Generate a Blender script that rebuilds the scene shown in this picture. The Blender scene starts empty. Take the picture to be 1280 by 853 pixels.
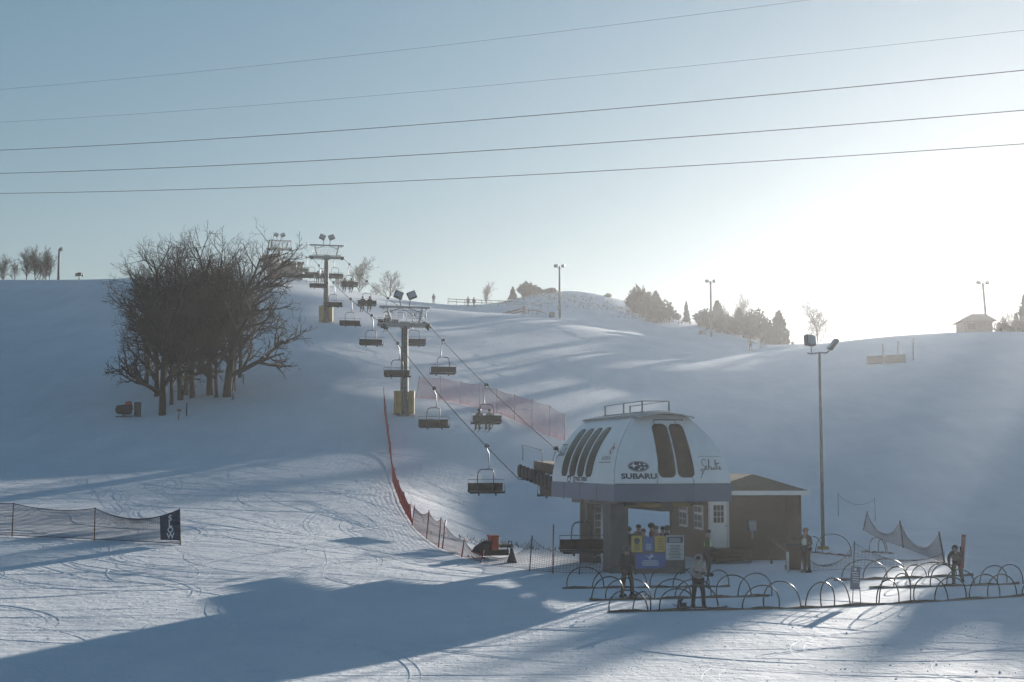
import bpy, bmesh, math, random
import numpy as np
from mathutils import Vector, Matrix
R = math.radians
scene = bpy.context.scene
COL = scene.collection
random.seed(7)

# ------------------------------------------------------------------ camera
F = 1778.0
CX, CY = 640.0, 426.5
PITCH = math.atan((578 - 426.5) / F)
CAM = Vector((0, 0, 4.4))
cam_data = bpy.data.cameras.new('camera')
cam_data.sensor_width = 36
cam_data.lens = 36 * F / 1280
cam_data.clip_start = 0.1
cam_data.clip_end = 4000
cam = bpy.data.objects.new('camera', cam_data)
cam.location = CAM
cam.rotation_euler = (R(90) + PITCH, 0, 0)
COL.objects.link(cam)
scene.camera = cam

def at(px, py, Y):
    """world point seen at photo pixel (px, py), Y metres ahead"""
    u = (px - CX) / F
    v = (CY - py) / F
    c, s = math.cos(PITCH), math.sin(PITCH)
    dx, dy, dz = u, c - v * s, s + v * c
    k = Y / dy
    return Vector((dx * k, Y, CAM.z + dz * k))

# ------------------------------------------------------------------ helpers
class MB:
    """collects shapes and links them as ONE mesh object"""
    def __init__(self):
        self.v = []; self.f = []; self.s = []
    def add(self, verts, faces, smooth=False):
        n = len(self.v)
        self.v.extend([tuple(p) for p in verts])
        self.f.extend([tuple(i + n for i in q) for q in faces])
        self.s.extend([smooth] * len(faces))
    def box(self, c, size, rz=0.0, rot=None):
        hx, hy, hz = size[0] / 2, size[1] / 2, size[2] / 2
        m = rot if rot is not None else Matrix.Rotation(rz, 3, 'Z')
        c = Vector(c)
        vs = [c + m @ Vector((x * hx, y * hy, z * hz)) for x in (-1, 1) for y in (-1, 1) for z in (-1, 1)]
        self.add(vs, [(0, 1, 3, 2), (4, 6, 7, 5), (0, 4, 5, 1), (2, 3, 7, 6), (0, 2, 6, 4), (1, 5, 7, 3)])
    def bar(self, a, b, w, d=None, up=(0, 0, 1)):
        """rectangular bar from a to b"""
        a, b = Vector(a), Vector(b); d = d or w
        t = (b - a)
        if t.length < 1e-6: return
        t.normalize(); up = Vector(up)
        if abs(t.dot(up)) > .98: up = Vector((0, 1, 0))
        x = t.cross(up).normalized(); y = x.cross(t)
        vs = []
        for p in (a, b):
            for sx, sy in ((-1, -1), (1, -1), (1, 1), (-1, 1)):
                vs.append(p + x * sx * w / 2 + y * sy * d / 2)
        self.add(vs, [(3, 2, 1, 0), (4, 5, 6, 7), (0, 1, 5, 4), (1, 2, 6, 5), (2, 3, 7, 6), (3, 0, 4, 7)])
    def tube(self, pts, r, n=6, cap=True, smooth=True):
        pts = [Vector(p) for p in pts]
        if not hasattr(r, '__len__'): r = [r] * len(pts)
        vs, fs = [], []
        ref = None
        for i, p in enumerate(pts):
            t = (pts[min(i + 1, len(pts) - 1)] - pts[max(i - 1, 0)])
            if t.length < 1e-9: t = Vector((0, 0, 1))
            t.normalize()
            if ref is None:
                ref = Vector((0, 0, 1)) if abs(t.z) < .9 else Vector((1, 0, 0))
            x = t.cross(ref)
            if x.length < 1e-4: x = t.cross(Vector((0, 1, .2)))
            x.normalize(); y = t.cross(x).normalized(); ref = x.cross(t)
            for k in range(n):
                a = 2 * math.pi * k / n
                vs.append(p + (x * math.cos(a) + y * math.sin(a)) * r[i])
        for i in range(len(pts) - 1):
            for k in range(n):
                a, b = i * n + k, i * n + (k + 1) % n
                fs.append((a, b, b + n, a + n))
        if cap:
            fs.append(tuple(range(n))[::-1]); fs.append(tuple(range((len(pts) - 1) * n, len(pts) * n)))
        self.add(vs, fs, smooth)
    def lathe(self, c, prof, n=16, axis='Z', rot=None):
        c = Vector(c); vs, fs = [], []
        for (r, z) in prof:
            for k in range(n):
                a = 2 * math.pi * k / n
                p = Vector((r * math.cos(a), r * math.sin(a), z))
                if axis == 'X': p = Vector((p.z, p.x, p.y))
                if axis == 'Y': p = Vector((p.x, p.z, p.y))
                if rot is not None: p = rot @ p
                vs.append(c + p)
        for i in range(len(prof) - 1):
            for k in range(n):
                a, b = i * n + k, i * n + (k + 1) % n
                fs.append((a, b, b + n, a + n))
        fs.append(tuple(range(n))[::-1]); fs.append(tuple(range((len(prof) - 1) * n, len(prof) * n)))
        self.add(vs, fs, True)
    def ball(self, c, r, sc=(1, 1, 1), n=10, m=7, rot=None):
        c = Vector(c); vs, fs = [], []
        for i in range(m + 1):
            t = math.pi * i / m
            for k in range(n):
                a = 2 * math.pi * k / n
                p = Vector((math.sin(t) * math.cos(a) * sc[0], math.sin(t) * math.sin(a) * sc[1], math.cos(t) * sc[2])) * r
                if rot is not None: p = rot @ p
                vs.append(c + p)
        for i in range(m):
            for k in range(n):
                a, b = i * n + k, i * n + (k + 1) % n
                fs.append((a, a + n, b + n, b))
        self.add(vs, fs, True)
    def prism(self, outline, d, plane='XZ', base=0.0):
        """extruded polygon; outline in the plane, d along the third axis"""
        n = len(outline)
        def P(a, b, c):
            return (a, c, b) if plane == 'XZ' else ((c, a, b) if plane == 'YZ' else (a, b, c))
        vs = [P(a, b, base) for a, b in outline] + [P(a, b, base + d) for a, b in outline]
        fs = [tuple(range(n))[::-1], tuple(range(n, 2 * n))]
        for i in range(n):
            j = (i + 1) % n
            fs.append((i, j, j + n, i + n))
        self.add(vs, fs)
    def build(self, name, mat=None, parent=None, fix=True, bevel=0):
        me = bpy.data.meshes.new(name)
        me.from_pydata(self.v, [], self.f)
        me.polygons.foreach_set('use_smooth', self.s)
        if mat is not None: me.materials.append(mat)
        if fix and len(self.f) < 60000:
            bm = bmesh.new(); bm.from_mesh(me)
            bmesh.ops.recalc_face_normals(bm, faces=bm.faces)
            bm.to_mesh(me); bm.free()
        me.update()
        o = bpy.data.objects.new(name, me)
        COL.objects.link(o)
        if parent is not None: o.parent = parent
        if bevel:
            b = o.modifiers.new('bevel', 'BEVEL'); b.width = bevel; b.segments = 2; b.limit_method = 'ANGLE'
        return o

def tag(o, label=None, cat=None, group=None, kind=None):
    if label: o['label'] = label
    if cat: o['category'] = cat
    if group: o['group'] = group
    if kind: o['kind'] = kind
    return o
def thing(name, label, cat, loc=(0, 0, 0), rz=0.0, group=None):
    o = bpy.data.objects.new(name, None)
    o.empty_display_size = .3
    o.location = loc; o.rotation_euler = (0, 0, rz)
    COL.objects.link(o)
    return tag(o, label, cat, group)
def copy_tree(o, parent=None):
    c = o.copy(); COL.objects.link(c)
    if parent is not None: c.parent = parent
    for ch in [x for x in o.children]: copy_tree(ch, c)
    return c
def dup(o, loc, rz, label=None, group=None, scale=None):
    c = copy_tree(o)
    c.location = loc; c.rotation_euler = (0, 0, rz)
    if label: c['label'] = label
    if group: c['group'] = group
    if scale: c.scale = (scale,) * 3 if not hasattr(scale, '__len__') else scale
    return c

# ------------------------------------------------------------------ materials
def mat(name, col, rough=.6, metal=0.0, var=.12, scale=3.0, bump=0.0, spec=.4, tint=None, stretch=None):
    m = bpy.data.materials.new(name); m.use_nodes = True
    nt = m.node_tree; N = nt.nodes; L = nt.links
    b = N['Principled BSDF']
    b.inputs['Roughness'].default_value = rough
    b.inputs['Metallic'].default_value = metal
    b.inputs['Specular IOR Level'].default_value = spec
    tc = N.new('ShaderNodeTexCoord'); mp = N.new('ShaderNodeMapping')
    L.new(tc.outputs['Object'], mp.inputs['Vector'])
    if stretch: mp.inputs['Scale'].default_value = stretch
    no = N.new('ShaderNodeTexNoise'); no.inputs['Scale'].default_value = scale
    no.inputs['Detail'].default_value = 5; no.inputs['Roughness'].default_value = .65
    L.new(mp.outputs['Vector'], no.inputs['Vector'])
    cr = N.new('ShaderNodeValToRGB')
    lo = [c * (1 - var) for c in col]; hi = [min(1, c * (1 + var)) for c in col]
    if tint: hi = list(tint)
    cr.color_ramp.elements[0].position = .3; cr.color_ramp.elements[1].position = .7
    cr.color_ramp.elements[0].color = (*lo, 1); cr.color_ramp.elements[1].color = (*hi, 1)
    L.new(no.outputs['Fac'], cr.inputs['Fac']); L.new(cr.outputs['Color'], b.inputs['Base Color'])
    if bump:
        bp = N.new('ShaderNodeBump'); bp.inputs['Strength'].default_value = bump; bp.inputs['Distance'].default_value = .02
        L.new(no.outputs['Fac'], bp.inputs['Height']); L.new(bp.outputs['Normal'], b.inputs['Normal'])
    return m

M = {}
M['steel'] = mat('galvanised_steel', (.30, .31, .32), .45, .7, .2, 4)
M['steel_dark'] = mat('dark_steel', (.055, .057, .06), .5, .4, .25, 4)
M['pole_grey'] = mat('weathered_grey_pole', (.16, .15, .135), .65, .2, .25, 2)
M['rubber'] = mat('black_rubber', (.022, .022, .023), .75, 0, .3, 6)
M['seat'] = mat('chair_seat_padding', (.028, .029, .027), .7, 0, .25, 5)
M['shell'] = mat('white_fibreglass', (.78, .785, .79), .35, 0, .07, .9, stretch=(1, 1, .25))
M['band'] = mat('slate_blue_paint', (.10, .145, .215), .42, 0, .1, 1.5)
M['glass'] = mat('smoked_window', (.050, .040, .026), .30, 0, .3, 2, spec=.10)
M['hut'] = mat('brown_lap_siding', (.115, .080, .055), .75, 0, .15, 2, .3)
M['hutroof'] = mat('brown_shingles', (.10, .078, .055), .85, 0, .25, 6, .4)
M['white'] = mat('white_paint', (.70, .70, .69), .5, 0, .05, 2)
M['offwhite'] = mat('aged_white_paint', (.55, .55, .53), .55, 0, .1, 2)
M['wood'] = mat('weathered_wood', (.13, .095, .065), .8, 0, .3, 3, .3)
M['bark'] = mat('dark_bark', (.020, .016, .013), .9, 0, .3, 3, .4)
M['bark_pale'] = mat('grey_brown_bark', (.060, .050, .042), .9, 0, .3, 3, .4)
M['needles'] = mat('evergreen_needles', (.022, .030, .015), .8, 0, .35, 1.2)
M['juniper'] = mat('winter_juniper_foliage', (.020, .027, .013), .85, 0, .35, .9)
M['pad'] = mat('yellow_tower_pad', (.34, .24, .075), .7, 0, .15, 1.5)
M['concrete'] = mat('grey_concrete', (.105, .105, .105), .8, 0, .2, 2, .3)
M['cable'] = mat('cable', (.03, .03, .032), .6, .3, .1, 2)
M['netred'] = mat('red_plastic_net', (.42, .045, .045), .6, 0, .15, 2)
M['netpink'] = mat('faded_pink_net', (.55, .085, .10), .65, 0, .15, 2)
M['netblue'] = mat('navy_plastic_net', (.022, .032, .075), .6, 0, .2, 2)
M['netpurple'] = mat('faded_purple_net', (.20, .045, .065), .6, 0, .2, 2)
M['navy'] = mat('navy_vinyl', (.018, .034, .072), .5, 0, .1, 2)
M['bamboo'] = mat('wooden_stake', (.20, .10, .045), .7, 0, .2, 3)
M['redpole'] = mat('red_fence_pole', (.30, .035, .03), .5, 0, .15, 2)
M['blackpipe'] = mat('black_pipe', (.018, .020, .022), .38, 0, .2, 3, spec=.6)
M['letter'] = mat('pale_lettering', (.62, .66, .70), .6, 0, .05, 2)
M['ink'] = mat('navy_lettering', (.03, .042, .075), .5, 0, .1, 2)
M['inkgrey'] = mat('charcoal_lettering', (.075, .078, .085), .5, 0, .1, 2)
M['inkred'] = mat('red_lettering', (.42, .12, .10), .5, 0, .1, 2)
M['yellow'] = mat('yellow_sign_panel', (.62, .44, .10), .5, 0, .08, 2)
M['blue'] = mat('blue_sign_panel', (.085, .14, .36), .5, 0, .08, 2)
M['lamp'] = mat('floodlight_glass', (.36, .38, .40), .2, 0, .1, 3, spec=.7)
M['orange'] = mat('orange_machine_paint', (.36, .075, .04), .55, 0, .15, 2)
M['skin'] = mat('skin', (.42, .25, .19), .6, 0, .05, 4)
M['jacket_black'] = mat('black_jacket', (.025, .026, .03), .75, 0, .3, 4, .3)
M['jacket_red'] = mat('red_jacket', (.26, .05, .05), .75, 0, .2, 4, .3)
M['jacket_pink'] = mat('pink_jacket', (.42, .20, .24), .75, 0, .2, 4, .3)
M['jacket_grey'] = mat('pale_grey_jacket', (.30, .29, .29), .75, 0, .25, 4, .3)
M['jacket_brown'] = mat('brown_jacket', (.11, .07, .04), .75, 0, .25, 4, .3)
M['jacket_navy'] = mat('navy_jacket', (.03, .04, .07), .75, 0, .25, 4, .3)
M['jacket_olive'] = mat('olive_jacket', (.075, .075, .035), .75, 0, .25, 4, .3)
M['pants_dark'] = mat('dark_snow_pants', (.030, .028, .030), .8, 0, .3, 4, .3)
M['pants_brown'] = mat('dark_brown_snow_pants', (.055, .042, .033), .8, 0, .3, 4, .3)
M['vest'] = mat('hi_vis_vest', (.62, .70, .34), .6, 0, .1, 3)
M['vest_pale'] = mat('pale_vest', (.66, .66, .56), .6, 0, .1, 3)
M['helmet'] = mat('dark_helmet', (.03, .03, .033), .35, 0, .1, 3)
M['helmet_white'] = mat('white_helmet', (.6, .6, .6), .3, 0, .05, 3)
M['hatred'] = mat('rust_knit_hat', (.25, .08, .05), .85, 0, .2, 8)
M['hair'] = mat('brown_hair', (.05, .032, .02), .7, 0, .2, 8)
M['ski'] = mat('ski_topsheet', (.06, .06, .07), .3, 0, .3, 3)
M['redski'] = mat('dark_red_ski', (.20, .03, .04), .35, 0, .3, 3)
M['bin'] = mat('brown_bin', (.10, .055, .035), .6, 0, .2, 3)

# snow: groomed corduroy, drags and loose crumbs as relief
def snow_material():
    m = bpy.data.materials.new('packed_snow'); m.use_nodes = True
    nt = m.node_tree; N = nt.nodes; L = nt.links
    b = N['Principled BSDF']
    b.inputs['Roughness'].default_value = .75
    b.inputs['Specular IOR Level'].default_value = .18
    tc = N.new('ShaderNodeTexCoord')
    def mapping(sx, sy, sz, rz=0):
        mp = N.new('ShaderNodeMapping'); mp.inputs['Scale'].default_value = (sx, sy, sz)
        mp.inputs['Rotation'].default_value = (0, 0, rz)
        L.new(tc.outputs['Object'], mp.inputs['Vector']); return mp.outputs['Vector']
    def noise(vec, sc, det=4, rough=.6, dist=0):
        n = N.new('ShaderNodeTexNoise'); n.inputs['Scale'].default_value = sc
        n.inputs['Detail'].default_value = det; n.inputs['Roughness'].default_value = rough
        n.inputs['Distortion'].default_value = dist
        L.new(vec, n.inputs['Vector']); return n.outputs['Fac']
    def math_(op, a, b2=None, c=None):
        n = N.new('ShaderNodeMath'); n.operation = op
        for i, x in enumerate((a, b2, c)):
            if x is None: continue
            if isinstance(x, (int, float)): n.inputs[i].default_value = x
            else: L.new(x, n.inputs[i])
        return n.outputs[0]
    def ramp(x, lo, hi):
        n = N.new('ShaderNodeMapRange'); n.inputs['From Min'].default_value = lo; n.inputs['From Max'].default_value = hi
        L.new(x, n.inputs['Value']); return n.outputs['Result']
    def wave(vec, sc, dist, dsc, det=2):
        w = N.new('ShaderNodeTexWave'); w.inputs['Scale'].default_value = sc
        w.inputs['Distortion'].default_value = dist; w.inputs['Detail'].default_value = det
        w.inputs['Detail Scale'].default_value = dsc
        L.new(vec, w.inputs['Vector']); return w.outputs['Fac']
    flat = mapping(1, 1, .3)
    cord = noise(mapping(2.6, .05, .1, R(-9)), 1.6, 3, .6)
    cord_patch = ramp(noise(flat, .035, 2), .42, .58)
    lumps = noise(flat, .9, 5, .62)
    crumbs = noise(flat, 6.5, 4, .7)
    drag = noise(mapping(.35, 2.6, .5, R(-8)), 1.1, 5, .65)
    churn = ramp(noise(flat, .06, 3), .30, .62)
    mid = noise(flat, 2.6, 4, .6)
    h = math_('MULTIPLY', math_('MULTIPLY', cord, cord_patch), .028)
    h = math_('ADD', h, math_('MULTIPLY', lumps, .07))
    h = math_('ADD', h, math_('MULTIPLY', math_('MULTIPLY', mid, churn), .085))
    h = math_('ADD', h, math_('MULTIPLY', math_('MULTIPLY', crumbs, churn), .05))
    h = math_('ADD', h, math_('MULTIPLY', math_('MULTIPLY', drag, churn), .09))
    bp = N.new('ShaderNodeBump'); bp.inputs['Strength'].default_value = .8; bp.inputs['Distance'].default_value = 1.0
    L.new(h, bp.inputs['Height']); L.new(bp.outputs['Normal'], b.inputs['Normal'])
    cr = N.new('ShaderNodeValToRGB')
    cr.color_ramp.elements[0].position = .35; cr.color_ramp.elements[1].position = .65
    cr.color_ramp.elements[0].color = (.68, .70, .73, 1); cr.color_ramp.elements[1].color = (.83, .835, .845, 1)
    L.new(math_('ADD', math_('MULTIPLY', noise(flat, .06, 5, .65), .6), math_('MULTIPLY', noise(mapping(1.2, .25, .3, R(-6)), .35, 5, .65), .4)), cr.inputs['Fac'])
    L.new(cr.outputs['Color'], b.inputs['Base Color'])
    return m
M['snow'] = snow_material()

# ------------------------------------------------------------------ terrain
CP = []          # control points X, Y, Z
def cp(px, py, Y): CP.append(tuple(at(px, py, Y)))
def cz(X, Y, Z): CP.append((X, Y, Z))
# flat run-out in front of the lift
for X in (-45, -20, 0, 20, 45):
    cz(X, -25, 1.6); cz(X, 2, 1.5); cz(X, 14, .75); cz(X, 28, .02)
for X, z in ((-40, .6), (-22, .35), (-10, .1), (2, -.02), (12, -.05), (22, -.02), (40, .2)): cz(X, 45, z)
for X, z in ((-44, 1.7), (-30, 1.3), (-18, 1.0), (-9, .6), (-2, .1), (5, 0), (15, 0), (24, .1), (40, .3)): cz(X, 60, z)
for X, z in ((-50, 2.7), (-30, 2.45), (-20, 2.2), (-13, 2.0), (-8.2, 1.75), (-5.6, 1.1), (-2.5, .3), (4, .05), (15, .05), (28, .1), (45, .4)): cz(X, 75, z)
def col(px, Yb, zb, py, Yc, n=3):
    """an even slope from (Yb, zb) up to the crest seen at pixel (px, py)"""
    c = at(px, py, Yc)
    for i in range(n + 1):
        t = i / n
        Y = Yb + (Yc - Yb) * t
        cz((px - CX) / F * Y, Y, zb + (c.z - zb) * t)
    return c
for px, Yb, zb, py, Yc in (
    (-250, 100, 5.3, 352, 215), (0, 100, 5.2, 398, 182), (120, 100, 5.2, 392, 185), (210, 99, 5.0, 392, 182), (310, 97, 4.7, 402, 172),
    (400, 93, 3.9, 402, 171), (455, 90, 3.2, 398, 182), (502, 86, 2.6, 394, 196),
    (560, 87, 1.6, 393, 203), (625, 87, .9, 395, 207), (700, 87, .6, 403, 205), (760, 87, .5, 419, 198),
    (830, 88, .5, 446, 186), (900, 88, .5, 452, 182), (970, 88, .5, 449, 184), (1060, 88, .5, 426, 194),
    (1150, 88, .5, 418, 190), (1280, 86, .5, 415, 184), (1400, 86, .6, 420, 184), (1550, 86, .8, 424, 180)):
    col(px, Yb, zb, py, Yc)
for px, py, Y in (
    (0, 350, 216), (120, 351, 216), (250, 352, 216), (330, 350, 232), (330, 344, 256), (370, 357, 226), (420, 364, 232), (420, 372, 205),
    (450, 366, 256), (510, 379, 270), (560, 383, 282), (600, 385, 285), (560, 391, 228), (620, 392, 228),
    (640, 374, 288), (690, 365, 288), (720, 364, 288), (760, 372, 284), (800, 384, 278), (850, 400, 268),
    (700, 398, 222), (660, 396, 234), (760, 410, 226), (850, 425, 228), (890, 422, 230), (840, 438, 202),
    (940, 441, 204), (960, 431, 226), (900, 412, 252), (950, 424, 238), (1000, 430, 212)):
    cp(px, py, Y)
# beyond the crests everything falls away
for X, Y, z in ((-150, 270, 31), (-80, 262, 29), (-95, 245, 31), (-40, 320, 34), (0, 340, 32), (40, 340, 30), (80, 320, 22), (70, 262, 19), (58, 235, 19.5), (68, 222, 18.5), (85, 225, 17), (120, 240, 14), (160, 240, 14),
                (-200, 400, 20), (-60, 450, 22), (60, 480, 20), (180, 420, 10), (-260, 220, 30), (-260, 150, 16), (-260, 60, 4), (-200, 0, 2),
                (220, 60, 1), (200, 0, 1), (240, 180, 18), (0, -100, 2), (-160, -100, 2), (160, -100, 2), (110, 60, .5), (-110, 60, 2.5)):
    cz(X, Y, z)
CPA = np.array(CP)
SC = 100.0
def _phi(r): return np.where(r > 1e-9, r * r * np.log(np.maximum(r, 1e-9)), 0.0)
_P = CPA[:, :2] / SC
_n = len(_P)
_D = np.linalg.norm(_P[:, None] - _P[None], axis=2)
_A = np.zeros((_n + 3, _n + 3))
_A[:_n, :_n] = _phi(_D) + np.eye(_n) * 1.5e-3
_A[:_n, _n] = 1; _A[:_n, _n + 1:] = _P
_A[_n:, :_n] = _A[:_n, _n:].T
_W = np.linalg.solve(_A, np.concatenate([CPA[:, 2], np.zeros(3)]))
def heights(xs, ys):
    q = np.stack([xs, ys], 1) / SC
    out = np.empty(len(q))
    for i in range(0, len(q), 20000):
        p = q[i:i + 20000]
        r = np.linalg.norm(p[:, None] - _P[None], axis=2)
        out[i:i + 20000] = _phi(r) @ _W[:_n] + _W[_n] + p @ _W[_n + 1:]
    # small bank below the netting and gentle rolls
    x, y = xs, ys
    out = out + .05 * np.sin(x * .21 + 1.3) * np.sin(y * .17 + .4) * np.clip((y - 20) / 40, 0, 1)
    # far edge: ease to a plain
    d = np.maximum(np.maximum(np.abs(x) - 230, y - 440), -y - 60)
    t = np.clip(d / 120, 0, 1); t = t * t * (3 - 2 * t)
    return out * (1 - t) + 2.0 * t
def ground(x, y): return float(heights(np.array([float(x)]), np.array([float(y)]))[0])
def gp(px, Y, dz=0.0):
    """ground point Y metres ahead under photo column px"""
    x = 0.0
    z = 0.0
    for _ in range(4):
        py = 578 - (z - CAM.z) / Y * F
        x = at(px, py, Y).x
        z = ground(x, Y)
    return Vector((x, Y, z + dz))
def onground(px, py, Y0=30, Y1=420):
    """where the ray through a photo pixel first meets the ground"""
    ys = np.arange(Y0, Y1, .25)
    p = [at(px, py, float(y)) for y in ys]
    g = heights(np.array([q.x for q in p]), ys)
    for q, h in zip(p, g):
        if q.z <= h: return Vector((q.x, q.y, h))
    return Vector((p[-1].x, p[-1].y, g[-1]))

def build_ground():
    def axis(lo, hi, fine_lo, fine_hi, step, grow=1.18):
        a = list(np.arange(fine_lo, fine_hi + 1e-6, step))
        s = step; x = a[-1]
        while x < hi: s *= grow; x += s; a.append(min(x, hi))
        s = step; x = a[0]
        while x > lo: s *= grow; x -= s; a.insert(0, max(x, lo))
        return np.array(a)
    xs = axis(-620, 620, -110, 120, .8)
    ys = axis(-260, 760, 22, 350, .8)
    gx, gy = np.meshgrid(xs, ys)
    z = heights(gx.ravel(), gy.ravel())
    v = np.stack([gx.ravel(), gy.ravel(), z], 1)
    nx, ny = len(xs), len(ys)
    i = (np.arange(ny - 1)[:, None] * nx + np.arange(nx - 1)[None]).ravel()
    f = np.stack([i, i + 1, i + 1 + nx, i + nx], 1)
    me = bpy.data.meshes.new('snow_ground')
    me.vertices.add(len(v)); me.vertices.foreach_set('co', v.ravel())
    me.loops.add(len(f) * 4); me.loops.foreach_set('vertex_index', f.ravel().astype(np.int32))
    me.polygons.add(len(f)); me.polygons.foreach_set('loop_start', np.arange(0, len(f) * 4, 4, dtype=np.int32))
    me.polygons.foreach_set('loop_total', np.full(len(f), 4, dtype=np.int32))
    me.polygons.foreach_set('use_smooth', np.ones(len(f), dtype=bool))
    me.update(); me.validate()
    me.materials.append(M['snow'])
    o = bpy.data.objects.new('snow_ground', me); COL.objects.link(o)
    tag(o, 'packed snow ski slope with groomed runs and ski tracks', 'snow', kind='structure')
build_ground()

# ski and board tracks: little ridges of snow pushed up along the edges
def ski_tracks():
    rnd = random.Random(41)
    paths = []
    def path(x, y, head, n, step, curv, wob):
        pts = []; c = curv
        for i in range(n):
            pts.append((x, y)); head += c * step; c += rnd.uniform(-wob, wob); c = max(-.35, min(.35, c))
            x += math.sin(head) * step; y += math.cos(head) * step
        return pts
    for i in range(620):
        zone = rnd.random()
        if zone < .50:   x, y = rnd.uniform(-34, -4), rnd.uniform(52, 98); head = math.pi + rnd.uniform(-.9, .9)
        elif zone < .66: x, y = rnd.uniform(-18, 20), rnd.uniform(26, 44); head = rnd.uniform(0, 6.3)
        elif zone < .84: x, y = rnd.uniform(-45, 0), rnd.uniform(90, 180); head = math.pi + rnd.uniform(-.7, .7)
        else:            x, y = rnd.uniform(0, 75), rnd.uniform(95, 215); head = math.pi + rnd.uniform(-.8, .8)
        n = rnd.randint(12, 44)
        p = path(x, y, head, n, .45, rnd.uniform(-.22, .22), .03)
        paths.append((p, rnd.uniform(.007, .018), rnd.uniform(.035, .07)))
        if rnd.random() < .5:                                   # the other ski
            o = rnd.uniform(.22, .4); paths.append(([(a + o, b + .05) for a, b in p], rnd.uniform(.006, .015), rnd.uniform(.03, .06)))
    P = np.array([q for p, _, _ in paths for q in p]); Z = heights(P[:, 0], P[:, 1])
    m = MB(); k = 0
    for p, h, w_ in paths:
        vs, fs = [], []; n = len(p)
        for i, (x, y) in enumerate(p):
            z = Z[k]; k += 1
            x0, y0 = p[max(0, i - 1)]; x1, y1 = p[min(n - 1, i + 1)]
            d = math.hypot(x1 - x0, y1 - y0) or 1; nx, ny = (y1 - y0) / d, -(x1 - x0) / d
            e = math.sin(math.pi * (i + .5) / n) ** .5 * (.75 + .5 * rnd.random())
            vs += [(x - nx * w_, y - ny * w_, z - .02), (x, y, z + h * e), (x + nx * w_ * 1.6, y + ny * w_ * 1.6, z - .02)]
        for i in range(n - 1):
            a = i * 3; fs += [(a, a + 1, a + 4, a + 3), (a + 1, a + 2, a + 5, a + 4)]
        m.add(vs, fs, True)
    tag(m.build('ski_tracks', M['snow'], fix=False), 'curved ski and snowboard tracks cut across the packed snow', 'tracks', kind='structure')
    # loose clods and boot marks of churned snow
    m = MB(); n = 4200; xs, ys = [], []
    for i in range(n):
        u = rnd.random()
        if u < .45: x, y = rnd.uniform(-32, -3), rnd.uniform(50, 92)
        elif u < .8: x, y = rnd.gauss(4, 9), rnd.uniform(27, 43)
        else: x, y = rnd.uniform(0, 26), rnd.uniform(43, 62)
        xs.append(x); ys.append(y)
    Z = heights(np.array(xs), np.array(ys))
    for x, y, z in zip(xs, ys, Z):
        r = rnd.uniform(.010, .026) * (1 + 1.0 * (rnd.random() < .08)); a = rnd.uniform(0, 6.3)
        ring = [(x + r * rnd.uniform(.7, 1.5) * math.cos(a + k * 1.257), y + r * rnd.uniform(.7, 1.5) * math.sin(a + k * 1.257), z - .01) for k in range(5)]
        m.add(ring + [(x + rnd.uniform(-.3, .3) * r, y, z + r * rnd.uniform(.5, 1.1))], [(k, (k + 1) % 5, 5) for k in range(5)])
    tag(m.build('snow_crumbs', M['snow'], fix=False), 'loose crumbs of chopped snow scattered over the run-out', 'snow', kind='stuff')
ski_tracks()

# ------------------------------------------------------------------ light
SKYSAT, SKYK = 1.08, 5.2
SUN_AZ = math.atan((1430 - 640) / F)              # to the right of straight ahead
SUN_EL = R(9.2)
w = bpy.data.worlds.new('World'); scene.world = w; w.use_nodes = True
nt = w.node_tree
sky = nt.nodes.new('ShaderNodeTexSky'); sky.sky_type = 'NISHITA'; sky.sun_disc = False
sky.sun_elevation = SUN_EL; sky.sun_rotation = SUN_AZ
sky.altitude = 300; sky.air_density = 1.1; sky.dust_density = 0.12; sky.ozone_density = 3.0
bg = nt.nodes['Background']; bg.inputs['Strength'].default_value = .095
# sky colour adjusted: slightly more saturated, glow round the sun rolled off softly
hs = nt.nodes.new('ShaderNodeHueSaturation'); hs.inputs['Saturation'].default_value = SKYSAT
nt.links.new(sky.outputs['Color'], hs.inputs['Color'])
ro = nt.nodes.new('ShaderNodeVectorMath'); ro.operation = 'MULTIPLY_ADD'
ro.inputs[1].default_value = (1 / SKYK,) * 3; ro.inputs[2].default_value = (1, 1, 1)
nt.links.new(hs.outputs['Color'], ro.inputs[0])
dv = nt.nodes.new('ShaderNodeVectorMath'); dv.operation = 'DIVIDE'
nt.links.new(hs.outputs['Color'], dv.inputs[0]); nt.links.new(ro.outputs['Vector'], dv.inputs[1])
nt.links.new(dv.outputs['Vector'], bg.inputs['Color'])
sl = bpy.data.lights.new('sun', 'SUN'); sl.energy = 5.0; sl.angle = R(.55); sl.color = (1.0, .93, .84)
so = bpy.data.objects.new('sun', sl); COL.objects.link(so)
sd = Vector((math.sin(SUN_AZ) * math.cos(SUN_EL), math.cos(SUN_AZ) * math.cos(SUN_EL), math.sin(SUN_EL)))
so.rotation_euler = sd.to_track_quat('Z', 'Y').to_euler()
so.location = (60, 20, 80)
scene.view_settings.view_transform = 'Standard'; scene.view_settings.look = 'None'
scene.view_settings.gamma = 1; scene.view_settings.use_curve_mapping = False
scene.view_settings.exposure = .86
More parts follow.
